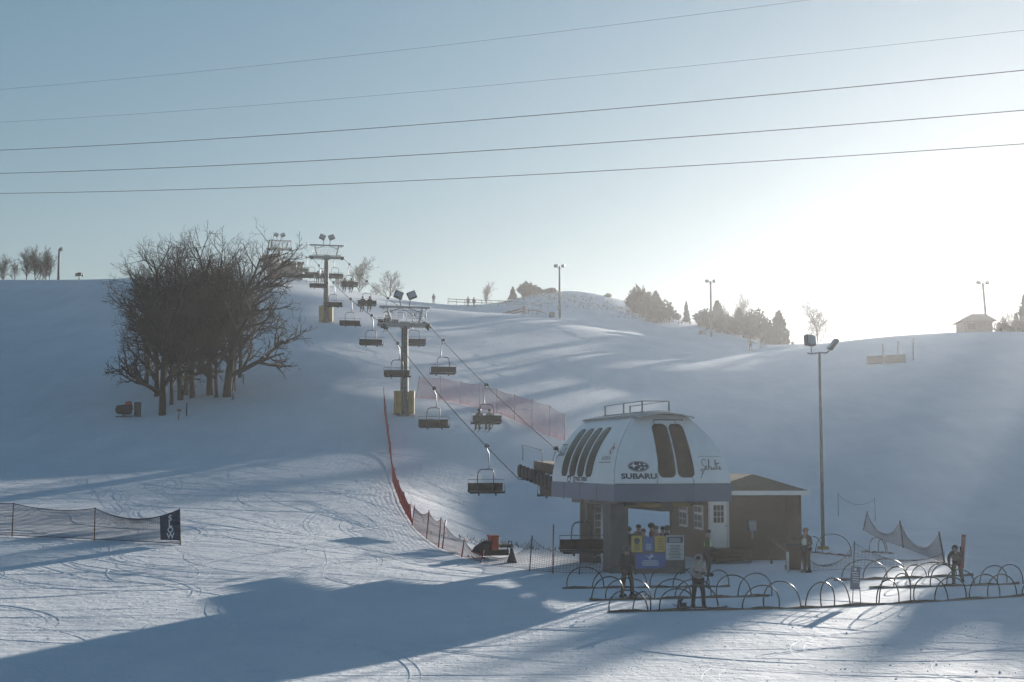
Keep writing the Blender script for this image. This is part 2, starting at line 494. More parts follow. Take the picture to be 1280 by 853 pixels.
# ------------------------------------------------------------------ chairlift
LB = .249
LA = math.atan(LB)                                   # heading of the lift, to the left of straight ahead
UPV = Vector((-math.sin(LA), math.cos(LA), 0)); SIDE = Vector((math.cos(LA), math.sin(LA), 0))
def lift_xy(Y, side):                                # point on the left (-1) or right (+1) rope at depth Y
    return Vector((20.1 - LB * Y + side * 1.78 / math.cos(LA), Y, 0))
ROPE = [(55, 3.45), (72, 3.55), (116, 15.75), (171, 29.3), (239.5, 40.6), (262, 41.6)]
def rope_z(Y):
    for (y0, z0), (y1, z1) in zip(ROPE, ROPE[1:]):
        if Y <= y1:
            t = (Y - y0) / (y1 - y0)
            return z0 + (z1 - z0) * t - 4 * t * (1 - t) * ((y1 - y0) / 44) ** 2 * (.42 if y0 > 60 else 0)
    return ROPE[-1][1]
mb = MB()
loop = []
for Y in np.arange(58, 262.1, 2): p = lift_xy(Y, -1); loop.append((p.x, p.y, rope_z(Y)))
c = lift_xy(262, 0)
for k in range(1, 8):
    a = math.pi - math.pi * k / 8
    q = c + SIDE * 1.78 * math.cos(a) + UPV * 1.78 * math.sin(a); loop.append((q.x, q.y, 41.6))
for Y in np.arange(262, 57.9, -2): p = lift_xy(Y, 1); loop.append((p.x, p.y, rope_z(Y)))
mb.tube(loop, .027, 5)
tag(mb.build('haul_rope', M['cable']), 'dark steel chairlift cable running uphill over the towers', 'cable')

def make_chair():
    t = thing('lift_chair', '', 'chairlift chair')
    s = MB()
    s.box((0, .03, -2.47), (2.0, .50, .08)); s.box((0, .27, -2.50), (2.0, .06, .12))
    s.build('seat', M['seat'], t, bevel=.02)
    b = MB()
    rot = Matrix.Rotation(R(-14), 3, 'X')
    b.box((0, -.27, -2.20), (1.98, .07, .46), rot=rot)
    b.build('backrest', M['seat'], t, bevel=.02)
    a = MB()
    a.tube([(0, 0, -.02), (-.02, 0, -.12), (-.13, 0, -.35), (-.15, 0, -.8), (-.15, 0, -1.12), (-.05, -.02, -1.22)], .035, 8)
    a.build('hanger_arm', M['steel'], t)
    g = MB()
    g.box((0, 0, .05), (.16, .52, .15)); g.lathe((0, -.16, .12), [(.01, -.05), (.07, -.05), (.07, .05), (.01, .05)], 10, 'X')
    g.lathe((0, .16, .12), [(.01, -.05), (.07, -.05), (.07, .05), (.01, .05)], 10, 'X')
    g.build('grip', M['steel_dark'], t)
    y = MB()
    pts = [(-.46, -.22, -2.42), (-.46, -.25, -1.75), (-.44, -.18, -1.42), (-.36, -.08, -1.27), (-.2, -.03, -1.22), (.2, -.03, -1.22), (.36, -.08, -1.27), (.44, -.18, -1.42), (.46, -.25, -1.75), (.46, -.22, -2.42)]
    y.tube(pts, .030, 8)
    for x in (-.46, .46): y.tube([(x, -.22, -2.42), (x, .05, -2.54), (x, .26, -2.53)], .028, 6)
    y.build('yoke_frame', M['steel_dark'], t)
    f = MB()
    f.tube([(-1.04, .05, -2.42), (-1.04, -.12, -1.80), (1.04, -.12, -1.80), (1.04, .05, -2.42)], .017, 6)
    f.tube([(-1.04, .05, -2.42), (-1.04, -.2, -2.40)], .017, 6); f.tube([(1.04, .05, -2.42), (1.04, -.2, -2.40)], .017, 6)
    f.build('safety_bar', M['steel_dark'], t)
    for x in (-.48, .48):
        k = MB(); k.tube([(x, .22, -2.55), (x, .2, -2.66)], .05, 8); k.build('bumper', M['rubber'], t)
    return t
chair0 = make_chair()
ORD = ['lowest', 'second', 'third', 'fourth', 'fifth', 'sixth', 'seventh', 'eighth', 'ninth', 'tenth', 'eleventh', 'twelfth', 'thirteenth', 'fourteenth', 'fifteenth']
LEFTY = [79, 94, 108.5, 122, 135.5, 149, 163, 177, 191, 205, 219, 233, 247]
RIGHTY = [78.4, 95, 109.5, 122, 136, 150, 164, 177.5, 191, 205, 219, 233, 247]
OCC = {95: 'two riders', 136: 'one rider', 150: 'two riders', 164: 'two riders', 191: 'three riders'}
used = [False]
def place_chair(Y, side, label, z=None, xy=None):
    p = lift_xy(Y, side) if xy is None else Vector((xy[0], xy[1], 0))
    p.z = (rope_z(Y) if z is None else z) - .03
    rz = LA if side > 0 else LA + math.pi
    if not used[0]:
        used[0] = True; o = chair0; o.location = p; o.rotation_euler = (0, 0, rz)
    else:
        o = dup(chair0, p, rz)
    o['label'] = label; o['group'] = 'chairs hanging from the lift cable'
    return o
q = at(729, 690, 62.5)
place_chair(62.5, -1, 'empty lift chair just above the snow under the left side of the lift terminal', z=3.05, xy=(q.x, q.y))
for i, Y in enumerate(LEFTY):
    place_chair(Y, -1, f'empty lift chair on the left-hand cable, {ORD[i]} above the terminal')
RIDERCHAIR = {}
for i, Y in enumerate(RIGHTY):
    w_ = OCC.get(Y)
    lab = f'lift chair carrying {w_} up the right-hand cable, {ORD[i]} above the terminal' if w_ else f'empty lift chair on the right-hand cable, {ORD[i]} above the terminal'
    RIDERCHAIR[Y] = place_chair(Y, 1, lab)

# towers
def make_tower(label, Y, lights=True, pad=True, catwalk=True):
    p = lift_xy(Y, 0); g = ground(p.x, p.y); H = rope_z(Y) - g        # rope height above the snow
    t = thing('lift_tower', label, 'lift tower', (p.x, p.y, g), LA, 'steel towers of the chairlift')
    m = MB(); m.lathe((0, 0, -1), [(.40, 0), (.40, 2.2), (.34, 2.3), (.27, H + .72)], 20)
    for k in range(8):
        a = k * math.pi / 4; m.box((.50 * math.cos(a), .50 * math.sin(a), .32), (.07, .07, .22))
    m.lathe((0, 0, .12), [(.42, 0), (.60, 0), (.60, .08), (.42, .08)], 16)
    m.build('pole', M['pole_grey'], t)
    m = MB(); m.box((0, 0, H + .02 - .18), (4.3, .34, .34)); m.box((0, 0, H - .18), (.8, .5, .5))
    m.build('crossarm', M['steel'], t, bevel=.015)
    slope = math.atan((rope_z(Y + 4) - rope_z(Y - 4)) / 8)
    for s in (-1, 1):
        m = MB(); rot = Matrix.Rotation(slope, 3, 'X')
        c0 = Vector((s * 1.78, 0, H))
        m.box(c0 + rot @ Vector((s * .18, 0, -.14)), (.06, 2.5, .16), rot=rot)
        m.box(c0 + rot @ Vector((s * .10, 0, -.30)), (.16, .7, .22), rot=rot)
        sh = m.build('sheave_assembly', M['steel_dark'], t)
        w_ = MB()
        for k in range(6):
            w_.lathe(c0 + rot @ Vector((0, -1.05 + .42 * k, -.205)), [(.06, -.06), (.19, -.06), (.165, 0), (.19, .06), (.06, .06)], 14, 'X')
        w_.build('wheels', M['rubber'], sh)
    m = MB()
    for s in (-1, 1):
        m.bar((s * 1.15, 0, H), (s * 1.45, 0, H + 1.25), .14)
        m.bar((s * .2, 0, H + 1.27), (s * 1.38, 0, H + .9), .07)
    m.box((0, 0, H + 1.32), (4.2, .20, .16))
    for s in (-1, 1): m.box((s * 1.78, 0, H + 1.22), (.12, .5, .1))
    m.build('lifting_frame', M['steel'], t, bevel=.01)
    if catwalk:
        m = MB()
        for yy in (-.75, .75):
            m.box((0, yy * .75, H + .05), (3.3, .34, .03))
            for zz in (.5, .95): m.tube([(-1.65, yy, H + zz), (1.65, yy, H + zz)], .018, 5)
            for k in range(5): m.tube([(-1.65 + .825 * k, yy, H + .05), (-1.65 + .825 * k, yy, H + .95)], .018, 5)
        m.build('catwalk', M['steel'], t)
    if lights:
        for s in (-1, 1):
            st = MB(); st.tube([(s * .35, -.05, H + 1.38), (s * .45, -.05, H + 1.95)], .035, 6)
            fl = st.build('floodlight', M['steel_dark'], t)
            hb = MB(); rot = Matrix.Rotation(s * R(-22), 3, 'Y') @ Matrix.Rotation(R(-22), 3, 'X')
            hb.box(Vector((s * .55, -.12, H + 2.3)), (.72, .28, .62), rot=rot); hb.build('housing', M['steel_dark'], fl, bevel=.03)
            gl = MB(); gl.box(Vector((s * .55, -.12, H + 2.3)) + rot @ Vector((0, -.15, 0)), (.60, .02, .50), rot=rot); gl.build('lens', M['lamp'], fl)
    lad = MB()
    for s in (-.17, .17): lad.tube([(s, -.47, 1.2), (s, -.42, H - .2)], .018, 5)
    for k in range(int((H - 1.6) / .33)): lad.tube([(-.17, -.46, 1.4 + .33 * k), (.17, -.46, 1.4 + .33 * k)], .012, 4)
    lad.build('ladder', M['steel'], t)
    if pad:
        for s in (-1, 1):
            m = MB()
            out = []
            for k in range(9):
                a = R(-62) + R(124) * k / 8
                out.append((s * .86 * math.cos(a), .80 * math.sin(a)))
            for k in range(8, -1, -1):
                a = R(-62) + R(124) * k / 8
                out.append((s * .58 * math.cos(a), .54 * math.sin(a)))
            if s < 0: out = out[::-1]
            m.prism(out, 1.85, 'XY', .12)
            m.build('safety_pad', M['pad'], t)
    return t
make_tower('tall grey lift tower with two floodlights, nearest to the terminal, yellow pads at its foot', 116)
make_tower('lift tower with two floodlights in the middle of the hill, yellow padded foot', 171)
make_tower('farthest lift tower with floodlights, rising behind the bare oaks', 239.5, pad=False)

# drive hut and bullwheel at the top of the lift
p = lift_xy(258, 0); g = ground(p.x, p.y)
t = thing('top_station', 'dark upper lift station small on the crest behind the farthest tower', 'lift station', (p.x, p.y, g), LA)
m = MB(); m.box((0, 1.5, 41.6 - g + .2), (3.2, 5.5, .7)); m.build('machine_housing', M['hut'], t, bevel=.25)
m = MB(); m.lathe((0, 4, 41.6 - g - .1), [(.1, -.1), (1.78, -.1), (1.7, 0), (1.78, .1), (.1, .1)], 24); m.build('bullwheel', M['steel_dark'], t)
m = MB(); m.lathe((0, 3, -1), [(.55, 0), (.45, 41.6 - g + 1)], 14); m.lathe((0, -1, -1), [(.35, 0), (.35, 41.6 - g + 1)], 12); m.build('column', M['concrete'], t)
p = at(366, 352, 246); g = gp(366, 246).z
t = thing('operator_shack', 'small square shack on the crest beside the upper lift station', 'hut', (p.x, p.y, g), .2)
m = MB(); m.box((0, 0, 1.2), (3.2, 2.6, 2.8)); m.build('wall', M['hut'], t)
m = MB(); m.box((0, 0, 2.68), (3.7, 3.1, .16)); m.build('roof', M['hutroof'], t)
m = MB(); m.box((.3, -1.31, 1.6), (1.5, .04, .8)); m.build('window', M['glass'], t)
p = gp(344, 238); 
t = thing('lift_shack', 'little rust-red shack with a pitched roof left of the farthest lift tower', 'hut', p, .3)
m = MB(); m.box((0, 0, .8), (2.0, 1.8, 2.2)); m.build('wall', mat('rust_red_boards', (.16, .035, .025), .8), t)
m = MB(); m.prism([(-1.3, 1.75), (1.3, 1.75), (0, 2.6)], 2.3, 'XZ', -1.15); m.build('roof', M['hutroof'], t)

# ------------------------------------------------------------------ lower terminal
TO = Vector((6.51, 56.85, 0)); TL = 9.5; ZB, ZW = 2.83, 3.53
def frame_pt(x, y, z): return Vector((x, y, z))
DZ = 2.8
def hw(dz): return 2.45 - 1.40 * (max(dz, 0) / DZ) ** 2.1
def yf(dz): return 1.5 * (max(dz, 0) / DZ) ** 1.7
def yb(dz): return TL - .8 * (max(dz, 0) / DZ) ** 1.9
def bx(dz): return .74 - .36 * (max(dz, 0) / DZ)
def section(dz):
    h = hw(dz); b = bx(dz); ch = .27 - .12 * max(dz, 0) / DZ
    return [(-h, yb(dz)), (-h, yf(dz) + ch), (-b, yf(dz)), (b, yf(dz)), (h, yf(dz) + ch), (h, yb(dz))]
def side_pt(y, dz, off=0.0):                        # left flank
    h = hw(dz); e = .02
    n = Vector((-1, 0, (hw(dz) - hw(dz + e)) / e)).normalized()
    return Vector((-h, y, ZW + dz)) + n * off
def front_pt(x, dz, off=0.0):
    s = section(dz); y = s[2][1]
    if abs(x) > s[3][0]:
        t_ = (abs(x) - s[3][0]) / max(1e-6, s[4][0] - s[3][0]); y = s[3][1] + (s[4][1] - s[3][1]) * t_
    n = Vector((0, -1, (yf(dz + .02) - yf(dz)) / .02)).normalized()
    if abs(x) > s[3][0]:
        n = Vector((math.copysign(.155, x), -1, n.z / max(.2, abs(n.y)))).normalized()
    return Vector((x, y, ZW + dz)) + n * off
T = thing('lift_terminal', 'white dome-shaped chairlift terminal with dark windows and blue lower band', 'lift terminal', TO, LA)
zs = [0, .25, .5, .75, 1.0, 1.25, 1.5, 1.75, 2.0, 2.2, 2.4, 2.6, 2.8]
m = MB(); vs, fs = [], []
for dz in zs:
    for (x, y) in section(dz): vs.append((x, y, ZW + dz))
for i in range(len(zs) - 1):
    for k in range(6):
        a, b = i * 6 + k, i * 6 + (k + 1) % 6
        fs.append((a, b, b + 6, a + 6))
fs.append(tuple(range((len(zs) - 1) * 6, len(zs) * 6)))
m.add(vs, fs); m.build('shell', M['shell'], T)
m = MB(); vs, fs = [], []                              # band, hung slightly proud of the shell
for z, o in ((ZB, .0), (ZB + .05, .03), (ZW - .03, .03), (ZW, .0)):
    for (x, y) in section(0):
        vs.append((x + math.copysign(o, x), y + (o if y > 5 else -o), z))
for i in range(3):
    for k in range(6):
        a, b = i * 6 + k, i * 6 + (k + 1) % 6; fs.append((a, b, b + 6, a + 6))
fs.append((0, 1, 2, 3, 4, 5)); m.add(vs, fs); m.build('skirt_band', M['band'], T)
# roof cap and visor
m = MB(); vs, fs = [], []
ys = np.linspace(1.0, TL - .75, 10)
for j, y in enumerate(ys):
    for k in range(9):
        x = -1.22 + 2.44 * k / 8
        vs.append((x, y, ZW + DZ + .20 * math.cos(x / 1.22 * math.pi / 2) - (.10 if j == 0 else 0)))
for j in range(9):
    for k in range(8):
        a = j * 9 + k; fs.append((a, a + 1, a + 10, a + 9))
n0 = len(vs)
vs += [(x, y, z - .07) for x, y, z in vs]
fs += [tuple(i + n0 for i in f[::-1]) for f in fs]
edge = [k for k in range(9)] + [j * 9 + 8 for j in range(1, 10)] + [81 + k for k in range(7, -1, -1)] + [j * 9 for j in range(8, 0, -1)]
for i in range(len(edge)):
    a, b = edge[i], edge[(i + 1) % len(edge)]; fs.append((a, b, b + n0, a + n0))
m.add(vs, fs); m.build('roof_cap', M['steel'], T)
m = MB()                                               # service railing on the roof
zt = ZW + 2.92
rp = [(-.72, 6.9), (-.72, 4.3), (-.72, 1.9), (.45, 1.9), (.45, 6.9)]
for (x, y) in rp: m.tube([(x, y, zt - .2), (x, y, zt + .46)], .035, 6)
m.tube([(-.72, 6.9, zt + .44), (-.72, 1.9, zt + .46)], .02, 5); m.tube([(-.72, 1.9, zt + .46), (.45, 1.9, zt + .46), (.45, 6.9, zt + .44)], .02, 5)
m.box((-.72, 4.4, zt - .03), (.10, 5.3, .12)); m.box((.45, 4.4, zt - .03), (.10, 5.3, .12))
m.build('roof_railing', M['steel'], T)
# windows
def patch(fn, u0, u1, v0, v1, nu, nv, off, rad):
    """rounded rectangle laid over a curved flank"""
    out = []
    for (cu, cv, a0) in ((u1 - rad, v1 - rad, 0), (u0 + rad, v1 - rad, 90), (u0 + rad, v0 + rad, 180), (u1 - rad, v0 + rad, 270)):
        for k in range(6):
            a = R(a0 + 90 * k / 5); out.append((cu + rad * math.cos(a), cv + rad * math.sin(a)))
    rows = []
    for j in range(nv + 1):
        v = v0 + (v1 - v0) * (.5 - .5 * math.cos(math.pi * j / nv))
        # half-width of the rounded outline at this height
        d = max(0, v0 + rad - v, v - (v1 - rad)); ins = rad - math.sqrt(max(0, rad * rad - d * d))
        rows.append((v, u0 + ins, u1 - ins))
    vs, fs = [], []
    for (v, a, b) in rows:
        for k in range(nu + 1): vs.append(fn(a + (b - a) * k / nu, v, off))
    for j in range(nv):
        for k in range(nu):
            i = j * (nu + 1) + k; fs.append((i, i + 1, i + nu + 2, i + nu + 1))
    return vs, fs
for k in range(4):
    y1 = 8.05 - k * 1.22
    fr = MB(); fr.add(*patch(side_pt, y1 - 1.02, y1 - .04, .26, 2.34, 3, 26, .010, .30)); f = fr.build('window', M['rubber'], T)
    gl = MB(); gl.add(*patch(side_pt, y1 - .97, y1 - .09, .31, 2.29, 3, 26, .022, .27)); gl.build('pane', M['glass'], f)
for (a, b) in ((-.68, .01), (.15, .83)):
    fn = lambda u, v, o: front_pt(u * (1 - .06 * v), v, o)
    fr = MB(); fr.add(*patch(fn, a - .03, b + .03, .26, 2.42, 3, 26, .012, .22)); f = fr.build('window', M['rubber'], T)
    gl = MB(); gl.add(*patch(fn, a, b, .29, 2.39, 3, 26, .024, .20)); gl.build('pane', M['glass'], f)
m = MB()                                               # panel seams
for s in (-1, 1):
    m.tube([front_pt(s * (bx(d) + .03), d, .006) for d in zs[:-1]], .011, 4)
m.tube([side_pt(yf(d) + .30, d, .004) for d in zs[:-1]], .010, 4)
m.tube([front_pt(x, 2.58, .02) for x in np.linspace(-.45, .85, 8)], .02, 4)
for x in (-.75, .75): m.tube([(x, -.034, ZB + .02), (x, -.034, ZW - .02)], .008, 4)
for y in (2.6, 5.0, 7.4): m.tube([(-2.484, y, ZB + .02), (-2.484, y, ZW - .02)], .008, 4)
m.tube([(-2.48, .25, ZW + .01), (-.74, -.035, ZW + .01), (.74, -.035, ZW + .01), (2.48, .25, ZW + .01)], .012, 4)
m.build('panel_seam', M['inkgrey'], T)
m = MB()
for d in (.15, .55, .95, 1.35, 1.75, 2.15, 2.5):
    for x in (-1, 1): m.ball(front_pt(x * (bx(d) + .10), d, .006), .014, n=6, m=4)
    m.ball(side_pt(yf(d) + .42, d, .006), .014, n=6, m=4)
m.build('bolts', M['steel_dark'], T)

# lettering
def text_mesh(s, size, sx=1.0, bold=0.0):
    cu = bpy.data.curves.new('lettering', 'FONT'); cu.body = s; cu.size = size; cu.align_x = 'CENTER'; cu.offset = bold; cu.resolution_u = 3
    o = bpy.data.objects.new('lettering', cu); COL.objects.link(o)
    bpy.context.view_layer.update()
    me = bpy.data.meshes.new_from_object(o.evaluated_get(bpy.context.evaluated_depsgraph_get()))
    vs = [(v.co.x * sx, v.co.y) for v in me.vertices]; fs = [tuple(p.vertices) for p in me.polygons]
    bpy.data.objects.remove(o); bpy.data.curves.remove(cu); bpy.data.meshes.remove(me)
    return vs, fs
def put_text(fn, s, u, v, size, m_, parent, sx=1.0, bold=0.0, off=.014, flip=False, name='lettering'):
    vs, fs = text_mesh(s, size, sx, bold)
    mb = MB(); mb.add([fn(u + (-x if flip else x), v + y, off) for x, y in vs], fs)
    return mb.build(name, m_, parent, fix=False)
put_text(front_pt, 'SUBARU', -1.48, .22, .285, M['ink'], T, 1.36, .012)
def ribbon(mb, fn, pts, w, off=.016):
    for (a, b) in zip(pts, pts[1:]):
        d = Vector((b[0] - a[0], b[1] - a[1])); L_ = d.length
        if L_ < 1e-6: continue
        n = Vector((-d.y, d.x)) / L_ * w / 2; e = d / L_ * w * .3
        mb.add([fn(a[0] - e.x + n.x, a[1] - e.y + n.y, off), fn(b[0] + e.x + n.x, b[1] + e.y + n.y, off), fn(b[0] + e.x - n.x, b[1] + e.y - n.y, off), fn(a[0] - e.x - n.x, a[1] - e.y - n.y, off)], [(0, 1, 2, 3)])
# oval badge with six stars
m = MB(); n = 36; eu, ev, ea, eb = -1.47, .70, .43, .21
vs = [front_pt(eu, ev, .014)] + [front_pt(eu + ea * math.cos(2 * math.pi * k / n), ev + eb * math.sin(2 * math.pi * k / n), .014) for k in range(n)]
m.add(vs, [(0, k + 1, (k + 1) % n + 1) for k in range(n)]); bd = m.build('oval_badge', M['ink'], T)
m = MB()
for (u, v, r) in ((-.19, .03, .15), (.06, .085, .07), (.24, .07, .07), (.10, -.045, .07), (.25, -.055, .07), (.02, -.12, .07)):
    vs = [front_pt(eu + u, ev + v, .018)]
    for k in range(8):
        a = math.pi / 4 * k; rr = r if k % 2 == 0 else r * .34
        vs.append(front_pt(eu + u + rr * 1.15 * math.cos(a), ev + v + rr * .85 * math.sin(a), .018))
    m.add(vs, [(0, k + 1, (k + 1) % 8 + 1) for k in range(8)])
ribbon(m, front_pt, [(eu + .40 * math.cos(2 * math.pi * k / n), ev + .185 * math.sin(2 * math.pi * k / n)) for k in range(n + 1)], .014, .018)
m.build('stars', M['shell'], bd)
# handwritten name, drawn as pen strokes
SCRIPT = [[(.30, .92), (.22, .99), (.12, .95), (.06, .82), (.10, .70), (.20, .62), (.22, .50), (.14, .40), (.02, .38), (-.05, .44), (.06, .50), (.22, .48)],
          [(.22, .48), (.34, .62), (.30, .66), (.25, .58), (.27, .47), (.36, .48), (.44, .60), (.50, .95), (.47, .98), (.43, .70), (.41, .46), (.44, .58), (.50, .62), (.53, .56), (.53, .47), (.58, .47), (.60, .60), (.60, .50), (.65, .47), (.70, .58), (.70, .47), (.74, .47), (.80, .60), (.86, .93), (.83, .95), (.80, .70), (.80, .48), (.86, .48), (.93, .82), (.91, .52), (.96, .47)],
          [(.82, .74), (1.06, .78)], [(.96, .47), (1.06, .54), (1.07, .62), (1.02, .62), (1.00, .53), (1.05, .46), (1.14, .52)],
          [(.10, .44), (.02, .22), (-.08, .04)], [(-.02, .26), (.1, .3)]]
def script(fn, u0, v0, sc, w, mt, flip=False):
    m = MB()
    for st in SCRIPT: ribbon(m, fn, [(u0 + (-1 if flip else 1) * x * sc, v0 + y * sc) for x, y in st], w)
    return m.build('script_lettering', mt, T, fix=False)
script(front_pt, 1.16, .20, .80, .026, M['inkgrey'])
m = MB()
for k in range(14): ribbon(m, front_pt, [(1.10 + .075 * k, 1.10), (1.10 + .075 * k + (.05 if k % 3 else .03), 1.10)], .016)
m.build('small_print', M['inkgrey'], T, fix=False)
put_text(side_pt, 'great bear', 5.0, .085, .34, M['ink'], T, 1.45, .008, flip=True)
m = MB()
sh = [(6.42, .30), (6.98, .30), (6.98, .12), (6.86, .0), (6.70, -.06), (6.54, .0), (6.42, .12)]
m.add([side_pt(a, b, .014) for a, b in sh], [tuple(range(7))]); sd_ = m.build('shield_badge', M['ink'], T)
m = MB(); m.add([side_pt(6.70 + a, .14 + b, .018) for a, b in ((-.18, -.08), (.0, -.12), (.15, -.03), (.17, .07), (.06, .03), (-.08, .1), (-.17, .05))], [tuple(range(7))]); m.build('bear_head', M['shell'], sd_)
m = MB(); ribbon(m, side_pt, [(5.9, .02), (4.4, .02)], .02); m.build('small_print', M['inkgrey'], T, fix=False)
script(side_pt, 9.35, .70, 1.0, .03, M['inkgrey'], True)
m = MB(); ribbon(m, side_pt, [(9.3, 1.66), (8.5, 1.66)], .03); m.build('small_print', M['inkgrey'], T, fix=False)
put_text(side_pt, 'AVERA', 1.90, .96, .22, M['inkgrey'], T, 1.7, 0, flip=True)
m = MB(); ribbon(m, side_pt, [(2.7, .86), (1.1, .86)], .025); m.build('small_print', M['inkgrey'], T, fix=False)
m = MB()
for st in ([(1.62, 1.62), (1.50, 1.50), (1.30, 1.42)], [(1.48, 1.44), (1.36, 1.34)], [(1.62, 1.48), (1.74, 1.34), (1.60, 1.26)], [(1.44, 1.28), (1.58, 1.18)]): ribbon(m, side_pt, st, .07)
m.build('red_emblem', M['inkred'], T, fix=False)

# carrying structure under the shell
m = MB(); m.box((-1.97, 1.7, 1.3), (.74, 1.1, 2.9)); m.build('concrete_pier', M['concrete'], T, bevel=.02)
m = MB(); m.bar((-1.15, 7.9, -.2), (-1.35, 7.0, 2.9), .95, .5); m.box((-.5, 6.3, 2.72), (2.4, 5.2, .24)); m.box((.2, 3.6, 2.70), (3.4, 1.0, .2)); m.build('steel_mast', M['pole_grey'], T)
m = MB()
for s in (-.15, .15): m.tube([(-1.10 + s, 6.9, .2), (-1.25 + s, 6.3, 2.7)], .02, 5)
for k in range(8): m.tube([(-1.26 - .018 * k, 6.9 - .072 * k, .3 + .31 * k), (-.96 - .018 * k, 6.9 - .072 * k, .3 + .31 * k)], .02, 5)
m.build('access_ladder', M['white'], T)
m = MB(); m.lathe((0, 2.7, 2.66), [(.1, -.07), (1.7, -.07), (1.63, 0), (1.7, .07), (.1, .07)], 32); m.build('bullwheel', M['pad'], T)
m = MB(); m.box((0, 5.0, 2.60), (.5, 8.0, .36)); m.box((-1.55, 3.4, 2.74), (.5, 5, .16)); m.box((1.5, 5, 2.74), (.5, 8, .16)); m.build('floor_beam', M['steel_dark'], T)
# tyre banks that speed the chairs up, sticking out of the uphill end
for s in (-1, 1):
    off = s * 1.78 + (-.62 if s < 0 else .2)
    bm_ = MB(); bm_.bar((off + .75, TL - 1.2, 3.95), (off + .75, TL + 4.6, 4.22), .9, .50); bm_.bar((off + .20, TL - .4, 3.42), (off + .20, TL + 6.3, 4.02), .16, .2)
    bk = bm_.build('launch_rail', M['wood'], T)
    for k in range(9):
        w_ = MB(); yy = TL + .3 + .72 * k
        w_.lathe((off, yy, 3.40 + .092 * (yy - TL)), [(.12, -.09), (.30, -.09), (.34, -.05), (.34, .05), (.30, .09), (.12, .09)], 16, 'X'); w_.build('tyre', M['rubber'], bk)
    hd = MB(); hd.tube([(off + .1 * s, TL + 1.5, 4.35), (off + .1 * s, TL + 1.5, 4.95), (off + .1 * s, TL + 5.2, 5.25), (off + .1 * s, TL + 5.2, 4.5)], .025, 5); hd.build('guard_rail', M['steel'], bk)

# ------------------------------------------------------------------ operator hut
HO = Vector((at(885, 640, 64.5).x, 64.5, 0)); HA = R(6.9)     # local y runs back along the left wall
H = thing('operator_hut', 'brown sided lift hut with hip roof, white trim and white door', 'hut', HO, HA)
HW, HD, HZ = 4.25, 7.2, 3.05
m = MB(); m.box((HW / 2, HD / 2, (HZ - .2) / 2), (HW, HD, HZ + .2))
for k in range(16): m.box((HW / 2, HD / 2, .12 + .185 * k), (HW + .024, HD + .024, .10))
m.build('wall', M['hut'], H)
m = MB()
for (x, y) in ((0, 0), (HW, 0), (0, HD), (HW, HD)): m.box((x, y, HZ / 2 - .06), (.14, .14, HZ - .14))
m.build('corner_trim', M['wood'], H)
m = MB(); o_ = .38; zr, zt = HZ + .06, HZ + .80
vs = [(-o_, -o_, zr), (HW + o_, -o_, zr), (HW + o_, HD + o_, zr), (-o_, HD + o_, zr), (HW / 2 + .55, 1.9, zt), (HW / 2 + .55, HD - 1.9, zt)]
m.add(vs, [(0, 1, 4), (1, 2, 5, 4), (2, 3, 5), (3, 0, 4, 5), (3, 2, 1, 0)]); rf = m.build('roof', M['hutroof'], H)
m = MB()
for (a, b) in (((-o_, -o_ - .02), (HW + o_, -o_ - .02)), ((HW + o_ + .02, -o_), (HW + o_ + .02, HD + o_)), ((-o_ - .02, HD + o_), (-o_ - .02, -o_))):
    m.bar((*a, HZ - .03), (*b, HZ - .03), .05, .20)
m.build('fascia', M['white'], H)
# door
m = MB(); m.box((.47, -.03, 1.62), (.76, .06, 2.10)); dr = m.build('door', M['white'], H)
m = MB(); m.box((.47, -.045, 2.08), (.46, .05, .78)); m.build('door_window', M['glass'], dr)
m = MB()
for k in range(1, 3): m.box((.24 + .153 * k, -.075, 2.08), (.025, .012, .78)); m.box((.47, -.079, 1.69 + .26 * k), (.46, .012, .025))
m.build('glazing_bars', M['white'], dr)
m = MB(); m.ball((.79, -.11, 1.55), .04); m.build('handle', M['steel'], dr)
m = MB(); m.bar((.03, -.05, .57), (.03, -.05, 2.74), .08, .06); m.bar((.91, -.05, .57), (.91, -.05, 2.74), .08, .06); m.bar((-.01, -.053, 2.72), (.95, -.053, 2.72), .06, .09); m.build('door_frame', M['offwhite'], H)
# windows on the left wall
for yc in (1.5, 4.4):
    m = MB(); m.box((-.05, yc, 2.05), (.07, 1.55, 1.45)); fr = m.build('window', M['white'], H)
    for z in (2.40, 1.71):
        m = MB(); m.box((-.075, yc, z), (.05, 1.32, .58)); m.build('pane', M['glass'], fr)
    m = MB(); m.box((-.107, yc, 2.05), (.012, .035, 1.3)); m.box((-.11, yc, 2.40), (.012, 1.3, .03)); m.box((-.11, yc, 1.71), (.012, 1.3, .03)); m.build('muntin', M['white'], fr)
m = MB(); m.box((2.0, -.10, 1.55), (.36, .18, .44)); m.box((2.0, -.10, 1.15), (.06, .06, .40)); m.build('meter_box', M['steel'], H)
m = MB(); m.tube([(3.6, -.06, .3), (3.6, -.06, 2.9)], .03, 6); m.build('downpipe', M['hutroof'], H)
# timber steps and landing at the door
t = thing('door_steps', 'weathered timber landing with steps below the white hut door', 'steps', HO, HA)
m = MB(); m.box((.6, -.72, .50), (2.0, 1.35, .10)); m.build('landing', M['wood'], t)
for k in range(2): m = MB(); m.box((.6, -1.55 - .3 * k, .33 - .17 * k), (1.6, .30, .06)); m.build('tread', M['wood'], t)
for x in (-.35, 1.55): m = MB(); m.box((x, -1.3, .2), (.08, .09, .55)); m.box((x, -.1, .2), (.08, .09, .55)); m.build('post', M['wood'], t)
